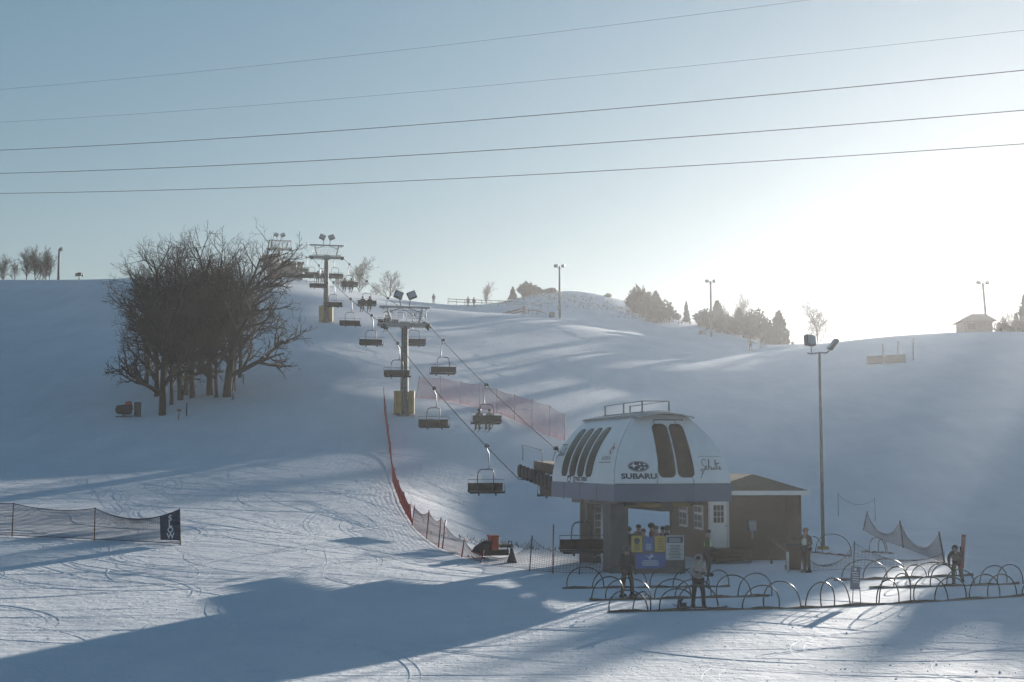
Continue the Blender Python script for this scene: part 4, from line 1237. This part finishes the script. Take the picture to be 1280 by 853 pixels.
p, a, c, z0, z1 = panel(805, 817.5, 671, 689, 'blue', 0, 'blue_panel'); lines(p, a + .04, c - .04, z0 + .03, z0 + .30, 'letter', 4)
p, a, c, z0, z1 = panel(819, 831.5, 670.5, 690, 'yellow', 0, 'yellow_panel'); lines(p, a + .08, c - .02, z0 + .06, z1 - .06, 'inkred', 5)
p, a, c, z0, z1 = panel(795, 831.5, 692, 711, 'blue', 0, 'blue_panel'); lines(p, a + .15, c - .15, z0 + .1, z0 + .34, 'letter', 3)
m = MB(); cx = (a + c) / 2 - .02; cz_ = z1 - .14
m.add([(cx - .2, .012, cz_ + .05), (cx, .012, cz_ + .02), (cx + .05, .012, cz_ + .12), (cx + .18, .012, cz_ + .02), (cx + .06, .012, cz_ - .02), (cx, .012, cz_ - .13), (cx - .05, .012, cz_ - .02)], [tuple(range(7))]); m.build('emblem', M['letter'], p)
p, a, c, z0, z1 = panel(832.5, 855, 669.5, 700, 'offwhite', 0, 'white_panel')
m = MB(); m.box(((a + c) / 2, .012, z1 - .17), (c - a - .08, .01, .24)); hd = m.build('header', M['ink'], p); lines(hd, a + .12, c - .12, z1 - .26, z1 - .10, 'letter', 2, y=.003)
lines(p, a + .07, c - .07, z0 + .05, z1 - .36, 'inkgrey', 9)
b = onground(1072, 755)
t = thing('trail_sign', 'small slate-blue sign on two thin legs by the front maze rail', 'sign', b, .05)
m = MB(); rot = Matrix.Rotation(R(4), 3, 'Y'); m.box((-.06, 0, .80), (.30, .03, .72), rot=rot); pn = m.build('panel', mat('slate_blue_sign', (.12, .16, .23), .5), t)
m = MB()
for k in range(5): m.box((-.06 + .004 * k, -.019, .96 - .075 * k), (.20, .006, .028), rot=rot)
m.ball((-.05, -.012, 1.06), .045, (1, .3, 1)); m.build('print', M['letter'], pn)
for x in (-.13, .08): m = MB(); m.tube([(x * 1.3, 0, -.1), (x, 0, .5)], .014, 6); m.build('leg', M['steel_dark'], t)
b = onground(992, 713)
t = thing('waste_bin', 'brown wheeled bin with grey lid standing left of the pale-vested worker', 'bin', b)
m = MB(); vs = [(-.26, -.27, .03), (.26, -.27, .03), (.26, .27, .03), (-.26, .27, .03), (-.33, -.33, .98), (.33, -.33, .98), (.33, .33, .98), (-.33, .33, .98)]
m.add(vs, [(3, 2, 1, 0), (4, 5, 6, 7), (0, 1, 5, 4), (1, 2, 6, 5), (2, 3, 7, 6), (3, 0, 4, 7)]); m.build('body', M['bin'], t, bevel=.03)
m = MB(); m.box((0, .02, 1.03), (.70, .72, .07)); m.box((0, -.30, 1.08), (.72, .06, .03)); m.build('lid', M['steel_dark'], t, bevel=.02)
for x in (-.25, .25): m = MB(); m.lathe((x, .30, .10), [(.02, -.03), (.11, -.03), (.11, .03), (.02, .03)], 12, 'X'); m.build('wheel', M['rubber'], t)
t = thing('hand_rail', 'weathered timber handrail sloping down from the hut to the bin', 'handrail', b)
q0, q1 = at(964, 676, 62.5) - b, at(984.5, 690, 57.6) - b
m = MB(); m.bar(q0, q1, .07, .10); m.build('rail', M['wood'], t)
m = MB(); m.bar((q1.x, q1.y, -.1), q1, .08); m.build('post', M['offwhite'], t)
m = MB(); m.bar((q0.x, q0.y, -.2), q0, .08); m.build('post', M['wood'], t)
# snowmobile behind the net, and a snow gun under the oaks
b = gp(617, 64.5)
t = thing('snowmobile', 'dark snowmobile with upright rust-red box parked behind the slack nets', 'snowmobile', b, .35)
m = MB(); m.box((0, 0, .26), (1.35, .45, .26)); m.prism([(-1.0, .28), (-.35, .28), (-.2, .78), (-.35, .80), (-.8, .55)], .62, 'XZ', -.31); m.build('body', M['rubber'], t, bevel=.05)
m = MB(); m.box((-.02, 0, .68), (.36, .55, .60)); m.box((-.02, 0, 1.0), (.42, .60, .08)); m.build('cargo_box', M['orange'], t, bevel=.03)
m = MB(); m.box((.58, 0, .55), (.62, .36, .14)); m.build('seat', M['seat'], t, bevel=.05)
m = MB(); m.tube([(.72, -.22, .3), (.80, -.2, .75), (.80, .2, .75), (.72, .22, .3)], .03, 6); m.build('rear_rack', M['steel_dark'], t)
for y in (-.3, .3): m = MB(); m.bar((-1.0, y, .04), (-.3, y, .04), .10, .03); m.bar((-1.0, y, .04), (-1.15, y, .14), .10, .03); m.build('ski', M['steel_dark'], t)
b = gp(640, 62.8)
m = MB(); m.lathe(b + Vector((0, 0, 0)), [(.26, -.02), (.22, .05), (.05, .60), (.03, .62)], 14); tag(m.build('traffic_cone', M['jacket_black']), 'small dark cone standing just right of the parked snowmobile', 'cone')
b = onground(160, 522)
t = thing('snow_gun', 'dark snow gun with an upright panel left of the lowest oak trunk', 'snow gun', b, -.15)
m = MB(); m.lathe((-.35, 0, .60), [(.20, -.65), (.34, -.55), (.40, .0), (.36, .55), (.22, .62)], 16, 'X'); m.build('fan_barrel', M['rubber'], t)
m = MB(); m.bar((-.9, -.3, .05), (.5, -.3, .05), .08); m.bar((-.9, .3, .05), (.5, .3, .05), .08); m.bar((-.3, -.3, .05), (-.3, 0, .4), .07); m.bar((-.3, .3, .05), (-.3, 0, .4), .07); m.build('sled', M['steel_dark'], t)
m = MB(); m.box((.02, .1, .92), (.36, .5, .62), rot=Matrix.Rotation(R(-12), 3, 'Y')); m.build('control_box', M['orange'], t)
m = MB(); m.box((.78, 0, .62), (.55, .12, 1.15)); m.build('panel', M['steel_dark'], t)
G = 'marker stakes round the foot of the grove'
for i, (px, y1, y0, lab) in enumerate(((233, 520, 504, 'dark marker stake right of the lowest oak trunk'), (223, 526, 513, 'short yellow-tipped stake lowest below the oaks'), (291, 500, 478, 'tall dark stake beside the broad oak'),
                                        (304, 481, 468, 'dark stake on the bank up right of the broad oak'), (313, 452, 439, 'highest small stake at the right edge of the grove'))):
    f = onground(px, y1); h = at(px, y0, f.y).z - f.z
    m = MB(); m.tube([f - Vector((0, 0, .3)), f + Vector((.03, 0, h))], .055 if i != 1 else .04, 7)
    if i == 1: m.box(f + Vector((.03, 0, h)), (.35, .06, .2))
    tag(m.build('marker_stake', M['steel_dark'] if i != 1 else M['bamboo']), lab, 'stake', G)

# ------------------------------------------------------------------ small things on the crest
def rail_fence(label, px0, px1, Y0, Y1, h, n, rails=2):
    A = gp(px0, Y0); t = thing('rail_fence', label, 'fence', A)
    pts = [gp(px0 + (px1 - px0) * i / n, Y0 + (Y1 - Y0) * i / n) for i in range(n + 1)]
    for p in pts: m = MB(); m.bar(p - A - Vector((0, 0, .3)), p - A + Vector((0, 0, h)), .10); m.build('post', M['wood'], t)
    for k in range(rails):
        m = MB()
        for a, c in zip(pts, pts[1:]): m.bar(a - A + Vector((0, -.06, h * (.5 + .42 * k))), c - A + Vector((0, -.06, h * (.5 + .42 * k))), .05, .12)
        m.build('rail', M['wood'], t)
rail_fence('long weathered rail fence along the crest at the foot of the mound', 560, 686, 262, 256, 1.15, 12)
A = gp(655, 240)
t = thing('terrain_park_rail', 'dark timber jump rail with sloping arms in front of the mound', 'park rail', A)
m = MB(); m.bar((-3.6, 0, .25), (-.3, 0, 1.15), .22, .3); m.bar((-2.4, -.4, .1), (-.2, -.4, .7), .18, .25); m.build('ramp_arm', M['wood'], t)
m = MB(); m.box((0, 0, .8), (.55, .5, 1.5)); m.build('post', M['wood'], t)
m = MB(); m.bar((.4, 0, .85), (2.4, 0, .75), .15, .2); m.bar((2.4, 0, .75), (3.8, 0, .2), .15, .2); m.build('rail', M['wood'], t)
for x in (.8, 1.5, 2.2): m = MB(); m.bar((x, 0, -.2), (x, 0, .8), .1); m.build('leg', M['wood'], t)
for px, Y, w_, h, lab in ((690, 228, .9, .9, 'small grey equipment box left of the lamp post on the mound'), (878, 234, 1.1, .6, 'small grey padded board left of the right-hand slim lamp post')):
    g = gp(px, Y); m = MB(); m.box(g + Vector((0, 0, h / 2)), (w_, .6, h)); m.box(g + Vector((0, 0, h + .03)), (w_ + .1, .7, .06)); m.box(g + Vector((0, -.31, h * .55)), (w_ * .8, .03, h * .5))
    tag(m.build('equipment_box', M['concrete']), lab, 'box')
g = gp(1222, 192)
t = thing('crest_building', 'low building with pitched roof fading into the sun glare on the right crest', 'building', g, -.1)
m = MB(); m.box((0, 2, .6), (3.8, 5, 2.4)); m.build('wall', M['hut'], t)
m = MB(); m.prism([(-2.5, 1.65), (2.5, 1.65), (.9, 2.55), (-.9, 2.55)], 6, 'XZ', -.9); m.build('roof', M['hutroof'], t)
m = MB(); m.box((-.9, -.53, .9), (1.0, .06, .9)); m.build('window', M['glass'], t)
m = MB(); m.box((1.0, -.53, .75), (.9, .06, 1.9)); m.build('door', M['wood'], t)
far_tree(2, 1262, 385, 196, 'bare scrub tree dissolving in the sun glare on the right crest', 2.2, 'bare trees in the right glare', 1.2)
far_tree(2, 1290, 380, 196, 'bare scrub tree beyond the right end of the crest', 4.2, 'bare trees in the right glare', 1.2)
A = onground(1084, 456); 
t = thing('board_fence', 'low tan board fence with tall posts on the right slope', 'fence', A)
B_ = gp(1132, A.y - 2)
m = MB(); d = B_ - A; m.bar((0, 0, .45), Vector((d.x, d.y, d.z + .45)), .08, 1.0); m.build('boards', M['concrete'], t)
for px, h in ((1084, 1.2), (1104, 2.3), (1123, 2.4), (1142, 2.6)):
    p = gp(px, A.y - 1) - A; m = MB(); m.bar(p - Vector((0, 0, .3)), p + Vector((0, 0, h)), .12); m.build('post', M['wood'], t)

# ------------------------------------------------------------------ people
def skin(name, V, E, mt, parent, sub=1):
    """V: name -> (co, radius)"""
    ks = list(V); ix = {k: i for i, k in enumerate(ks)}
    me = bpy.data.meshes.new(name)
    me.from_pydata([tuple(V[k][0]) for k in ks], [(ix[a], ix[b]) for a, b in E], [])
    o = bpy.data.objects.new(name, me); COL.objects.link(o)
    if parent is not None: o.parent = parent
    sm = o.modifiers.new('skin', 'SKIN'); sm.use_smooth_shade = True
    for i, k in enumerate(ks):
        r = V[k][1]; r = r if hasattr(r, '__len__') else (r, r)
        me.skin_vertices[0].data[i].radius = r; me.skin_vertices[0].data[i].use_root = (i == 0)
    sb = o.modifiers.new('smooth', 'SUBSURF'); sb.levels = sub; sb.render_levels = sub
    me.materials.append(M[mt]); return o
STAND = dict(pelvis=(0, 0, .96), chest=(0, -.01, 1.28), neck=(0, .0, 1.47), head=(0, -.02, 1.62),
             shR=(-.19, 0, 1.42), elR=(-.27, .03, 1.15), wrR=(-.27, -.07, .91), shL=(.19, 0, 1.42), elL=(.27, .03, 1.15), wrL=(.27, -.07, .91),
             hipR=(-.10, 0, .91), knR=(-.12, -.03, .50), anR=(-.13, .02, .10), hipL=(.10, 0, .91), knL=(.12, -.03, .50), anL=(.13, .02, .10), foot=(0, -1, 0))
def person(label, loc, rz, jacket, trousers, head='helmet', group=None, s=1.0, pose=None, vest=None, gloves='rubber', skis=None, hood=False):
    J = {k: Vector(v) for k, v in {**STAND, **(pose or {})}.items()}
    t = thing('person', label, 'person', loc, rz, group); t.scale = (s, s, s)
    hd = J['head']; nk = J['neck']; up = (hd - nk).normalized(); fw = Vector((0, -1, 0)) if not (pose and 'look' in pose) else Vector(pose['look']).normalized()
    toe = {S: J['an' + S] + J['foot'].normalized() * .20 + Vector((0, 0, -.045)) for S in 'RL'}
    V = dict(pelvis=(J['pelvis'], (.145, .11)), chest=(J['chest'], (.155, .115)), neck=(nk, .058), head=(hd - up * .02, (.078, .09)), crown=(hd + up * .075, (.07, .08)),
             nose=(hd + fw * .105 - up * .005, .014), earR=(hd + fw.cross(up) * .085, .016), earL=(hd - fw.cross(up) * .085, .016))
    E = [('pelvis', 'chest'), ('chest', 'neck'), ('neck', 'head'), ('head', 'crown'), ('head', 'nose'), ('head', 'earR'), ('head', 'earL')]
    for S in 'RL':
        V.update({'sh' + S: (J['sh' + S], .062), 'el' + S: (J['el' + S], .047), 'wr' + S: (J['wr' + S], .033), 'hip' + S: (J['hip' + S], .088), 'kn' + S: (J['kn' + S], .060), 'an' + S: (J['an' + S], .042), 'toe' + S: (toe[S], .035)})
        E += [('chest', 'sh' + S), ('sh' + S, 'el' + S), ('el' + S, 'wr' + S), ('pelvis', 'hip' + S), ('hip' + S, 'kn' + S), ('kn' + S, 'an' + S), ('an' + S, 'toe' + S)]
    skin('body', V, E, 'skin', t)
    hem = J['pelvis'].lerp(J['chest'], -.22)
    V = dict(hem=(hem, (.185, .145)), waist=(J['pelvis'].lerp(J['chest'], .3), (.175, .135)), chest=(J['chest'], (.185, .145)), collar=(nk + up * -.015, .082))
    E = [('hem', 'waist'), ('waist', 'chest'), ('chest', 'collar')]
    for S in 'RL':
        V.update({'sh' + S: (J['sh' + S], .085), 'el' + S: (J['el' + S], .070), 'cu' + S: (J['el' + S].lerp(J['wr' + S], .92), .056)})
        E += [('chest', 'sh' + S), ('sh' + S, 'el' + S), ('el' + S, 'cu' + S)]
    skin('jacket', V, E, jacket, t)
    if vest:
        V = dict(hem=(J['pelvis'].lerp(J['chest'], .0), (.20, .165)), chest=(J['chest'] + Vector((0, 0, .02)), (.205, .165)), top=(J['chest'].lerp(nk, .62), (.13, .11)))
        skin('vest', V, [('hem', 'chest'), ('chest', 'top')], vest, t)
    V = dict(pelvis=(J['pelvis'], (.165, .13))); E = []
    for S in 'RL':
        V.update({'hip' + S: (J['hip' + S], .112), 'kn' + S: (J['kn' + S], .088), 'cu' + S: (J['kn' + S].lerp(J['an' + S], .86), .080)})
        E += [('pelvis', 'hip' + S), ('hip' + S, 'kn' + S), ('kn' + S, 'cu' + S)]
    skin('trousers', V, E, trousers, t)
    for S in 'RL':
        a = J['an' + S]; f = J['foot'].normalized(); sh = (J['kn' + S] - a).normalized()
        m = MB(); m.tube([a + sh * .17, a + sh * .05, a - sh * .02], [.072, .068, .062], 10)
        m.tube([a - f * .09 - sh * .045, a + f * .05 - sh * .035, a + f * .17 - sh * .05, a + f * .23 - sh * .06], [.055, .062, .052, .035], 10)
        m.build('boot', M['rubber'], t)
        w_ = J['wr' + S]; d = (w_ - J['el' + S]).normalized(); sd = d.orthogonal().normalized(); side_ = 1 if S == 'L' else -1
        m = MB(); m.tube([w_ - d * .04, w_ + d * .02, w_ + d * .085], [.040, .042, .040], 8)
        pn = d.cross(sd)
        for k in range(4):
            L_ = (.075, .085, .08, .065)[k]; b0 = w_ + d * .075 + sd * (.027 - .018 * k)
            m.tube([b0, b0 + d * L_ * .55 + pn * .006, b0 + d * L_ * .85 + pn * .028], [.0125, .012, .010], 6)
        b0 = w_ + d * .02 + sd * .035; m.tube([b0, b0 + d * .035 + sd * .025, b0 + d * .07 + sd * .022 + pn * .015], [.015, .014, .011], 6)
        m.build('glove', M[gloves], t)
    rot = up.to_track_quat('Z', 'Y').to_matrix()
    if head in ('helmet', 'helmet_white'):
        m = MB(); m.ball(hd + up * .055 - fw * .012, .132, (1, 1.1, .92), 14, 9, rot); m.build('helmet', M[head], t)
        m = MB(); m.tube([hd + fw * .098 + up * .028 + fw.cross(up) * x for x in (-.07, -.035, 0, .035, .07)], [.028, .036, .034, .036, .028], 8); m.build('goggles', M['glass'], t)
    else:
        m = MB(); m.ball(hd + up * .075 - fw * .01, .115, (.95, 1.08, .80), 14, 9, rot); m.build('hat' if head != 'hair' else 'hair', M[head], t)
        m = MB()
        for x in (-.032, .032): m.ball(hd + fw * .082 + up * .012 + fw.cross(up) * x, .011, n=6, m=4)
        m.build('eyes', M['rubber'], t)
    if hood:
        m = MB(); ring = []
        for k in range(17):
            a = 2 * math.pi * k / 16; ring.append(hd + fw * .05 + up * (.02 + .145 * math.sin(a)) + fw.cross(up) * (.125 * math.cos(a)))
        m.tube(ring, .042, 8); m.build('fur_trim', M['jacket_grey'], t)
        m = MB(); m.ball(hd - fw * .05 + up * .02, .15, (.95, .9, 1.0), 14, 9, rot); m.build('hood', M['jacket_grey'], t)
    if skis == 'skis':
        f = J['foot'].normalized()
        for S in 'RL':
            a = J['an' + S] - Vector((0, 0, .10)) if (pose is None or 'seated' not in pose) else J['an' + S] + Vector((0, 0, -.11))
            m = MB(); sl = Vector((f.x, f.y, f.z))
            pts = [a - sl * .75, a, a + sl * .70, a + sl * .85 + Vector((0, 0, .07))]
            for p, q in zip(pts, pts[1:]): m.bar(p, q, .075, .018)
            m.build('ski', M['ski'], t)
    return t
def ski_poles(t, J_w, tips):
    for w_, tip in zip(J_w, tips):
        m = MB(); m.tube([w_, tip], .010, 6); m.lathe(Vector(tip) + Vector((0, 0, .06)), [(.012, -.01), (.045, 0), (.012, .01)], 8); m.build('ski_pole', M['steel_dark'], t)

# skier at the left of the maze, turned three-quarters away
b = onground(784, 747)
person('skier in black with dark helmet standing between the left maze rails', b, R(150), 'jacket_black', 'pants_brown', 'helmet', s=.93, skis='skis',
       pose=dict(anR=(-.17, -.05, .10), anL=(.15, .10, .10), knR=(-.14, -.09, .5), knL=(.13, .02, .5), wrR=(-.20, -.20, 1.02), wrL=(.22, -.18, 1.02), foot=(-.25, -1, 0)))
b = onground(873, 760)
person('snowboarder in pale grey jacket with fur hood and folded arms', b, R(8), 'jacket_grey', 'pants_dark', 'hair', hood=True, s=.90,
       pose=dict(wrR=(.06, -.22, 1.16), wrL=(-.06, -.20, 1.20), elR=(-.26, -.06, 1.14), elL=(.26, -.06, 1.14), anR=(-.19, 0, .11), anL=(.19, 0, .11), knR=(-.16, -.04, .52), knL=(.16, -.04, .52), look=(-.25, -1, -.05)))
m = MB(); pts = [(-.85, 0, .10), (-.70, 0, .03), (.66, 0, .03), (.82, 0, .09)]
for p, q in zip(pts, pts[1:]): m.bar(p, q, .27, .022)
m.tube([(-.62, 0, .05), (-.62, 0, .2), (-.55, -.02, .30)], .05, 7); m.box((-.55, 0, .09), (.22, .2, .12))
o = m.build('snowboard', M['ski']); o.location = b + Vector((.05, -.03, -.01)); o.rotation_euler = (0, R(2), R(4)); tag(o, 'dark snowboard under the feet of the grey-jacketed snowboarder', 'snowboard')
b = onground(885, 721)
person('lift worker in yellow-green vest seen from the side beside the sign board', b, R(75), 'jacket_olive', 'pants_dark', 'hair', vest='vest', s=1.03, pose=dict(wrL=(.22, -.22, 1.0), wrR=(-.2, -.2, 1.0)))
b = onground(1008.5, 716)
person('lift worker in pale vest and rust hat right of the bin', b, R(-60), 'jacket_brown', 'pants_brown', 'hatred', vest='vest_pale', s=1.0, pose=dict(elR=(-.33, -.12, 1.28), wrR=(-.30, -.34, 1.34), wrL=(.2, -.12, .95)))
b = onground(1197, 731)
PB = dict(pelvis=(0, .06, .90), chest=(.0, -.14, 1.17), neck=(.01, -.28, 1.31), head=(.01, -.37, 1.42), shR=(-.19, -.24, 1.25), shL=(.19, -.24, 1.25),
          elR=(-.25, -.40, 1.05), wrR=(-.22, -.45, .83), elL=(.27, -.42, 1.10), wrL=(.24, -.40, 1.38), hipR=(-.1, .06, .86), hipL=(.1, .06, .86),
          knR=(-.12, -.22, .52), anR=(-.12, -.10, .10), knL=(.12, .10, .47), anL=(.13, .38, .12), look=(0, -1, -.25))
person('skier in black walking bent forward with skis on the shoulder at right', b, R(-28), 'jacket_black', 'pants_dark', 'helmet', s=.90, pose=PB)
m = MB()
for x in (-.03, .05): m.bar((x, -.05, .55), (x + .03, .02, 1.75), .085, .02); m.bar((x + .03, .02, 1.75), (x + .03, .10, 1.90), .085, .02)
o = m.build('carried_skis', M['redski']); o.scale = (.9, .9, .9); o.location = b + Vector((.12, -.05, .08)); o.rotation_euler = (0, R(3), R(-20)); tag(o, 'pair of dark red skis held upright by the bent walking skier', 'skis')

# people queueing behind the sign board
G = 'people queueing under the lift terminal'
for i, (px, Y, rz, jk, hd_, s, lab) in enumerate((
        (786, 60.3, 160, 'jacket_black', 'helmet', .98, 'person in black at the left end of the queue, right of the pier'),
        (798, 61.0, 120, 'jacket_brown', 'hair', 1.02, 'person in brown jacket second from the left in the queue'),
        (804, 60.0, 60, 'jacket_olive', 'hair', .94, 'shorter person in olive jacket left of the red jacket in the queue'),
        (815, 60.8, -100, 'jacket_red', 'helmet', 1.06, 'tallest person in the queue, wearing a red jacket'),
        (821, 60.2, -70, 'jacket_pink', 'hair', 1.0, 'person in pink jacket right of the red jacket in the queue'),
        (828.5, 61.5, 20, 'jacket_black', 'hair', .96, 'person in black half hidden near the right end of the queue'),
        (834, 60.6, 100, 'jacket_navy', 'helmet', 1.0, 'person in navy jacket at the right end of the queue by the hut'))):
    person(lab, gp(px, Y), R(rz), jk, 'pants_dark', hd_, G, s, pose=dict(wrR=(-.2, -.2, 1.0), wrL=(.24, -.1, .95)))

# riders
SEAT = dict(seated=(0, 0, 0), pelvis=(0, 0, .10), chest=(0, .03, .43), neck=(0, .02, .61), head=(0, -.02, .76), shR=(-.19, .03, .56), shL=(.19, .03, .56),
            elR=(-.25, -.08, .31), elL=(.25, -.08, .31), wrR=(-.18, -.30, .24), wrL=(.18, -.30, .24), hipR=(-.10, -.02, .08), hipL=(.10, -.02, .08),
            knR=(-.12, -.46, .08), knL=(.12, -.46, .08), anR=(-.13, -.50, -.36), anL=(.13, -.50, -.36), foot=(0, -1, -.25))
G = 'people riding up on the right-hand cable'
def rider(Y, x, jk, lab, hd_='helmet', tr='pants_dark'):
    ch = RIDERCHAIR[Y]; p = ch.matrix_basis @ Vector((x, .10, -2.44))
    person(lab, p, ch.rotation_euler.z + math.pi, jk, tr, hd_, G, 1.0, pose=SEAT, skis='skis')
rider(95, -.45, 'jacket_black', 'left rider in black on the lowest occupied chair')
rider(95, .25, 'jacket_grey', 'right rider in paler jacket on the lowest occupied chair', 'hair', 'jacket_brown')
rider(136, -.1, 'jacket_black', 'single rider in black on the chair behind the nearest tower')
rider(150, -.4, 'jacket_navy', 'left rider of the pair between the two nearer towers')
rider(150, .35, 'jacket_black', 'right rider of the pair between the two nearer towers')
rider(164, -.5, 'jacket_black', 'left rider on the chair just right of the middle tower')
rider(164, .3, 'jacket_brown', 'right rider on the chair just right of the middle tower')
rider(191, -.6, 'jacket_black', 'left rider of three beyond the middle tower')
rider(191, 0.0, 'jacket_navy', 'centre rider of three beyond the middle tower')
rider(191, .6, 'jacket_black', 'right rider of three beyond the middle tower')
# far skiers
G = 'tiny skiers on the upper hill'
LEANP = dict(pelvis=(.08, .05, .86), chest=(.0, -.06, 1.16), neck=(-.02, -.12, 1.33), head=(-.02, -.16, 1.47), shR=(-.2, -.08, 1.27), shL=(.18, -.10, 1.27), elR=(-.38, -.15, 1.15), wrR=(-.50, -.3, 1.05), elL=(.36, -.15, 1.12), wrL=(.48, -.3, 1.02), hipR=(-.03, .05, .82), hipL=(.17, .05, .82))
for px, Y, s, jk, ps, lab in ((542, 262, 1.05, 'jacket_black', None, 'lone tiny figure standing on the saddle of the crest'), (585, 256, 1.0, 'jacket_navy', None, 'left of two tiny figures by the crest fence'), (592.5, 254, 1.0, 'jacket_black', None, 'right of two tiny figures by the crest fence'),
                             (938, 207, 1.1, 'jacket_brown', LEANP, 'tiny skier leaning into a turn below the evergreens'), (952, 210, 1.2, 'jacket_brown', None, 'tiny skier standing upright below the last evergreen')):
    person(lab, gp(px, Y), R(20), jk, 'pants_dark', 'helmet', G, s, pose=ps, skis='skis')
# ------------------------------------------------------------------ air
hz = MB(); hz.box((0, 250, 31.5), (1300, 1100, 67))
ho = hz.build('haze', None)
hm = bpy.data.materials.new('winter_haze'); hm.use_nodes = True
hn = hm.node_tree; hn.nodes.remove(hn.nodes['Principled BSDF'])
pv = hn.nodes.new('ShaderNodeVolumePrincipled')
pv.inputs['Color'].default_value = (.93, .96, 1.0, 1)
pv.inputs['Density'].default_value = .00030
pv.inputs['Anisotropy'].default_value = .66
hn.links.new(pv.outputs['Volume'], hn.nodes['Material Output'].inputs['Volume'])
ho.data.materials.append(hm)
tag(ho, 'thin bright winter haze hanging over the ski hill', 'haze', kind='stuff')
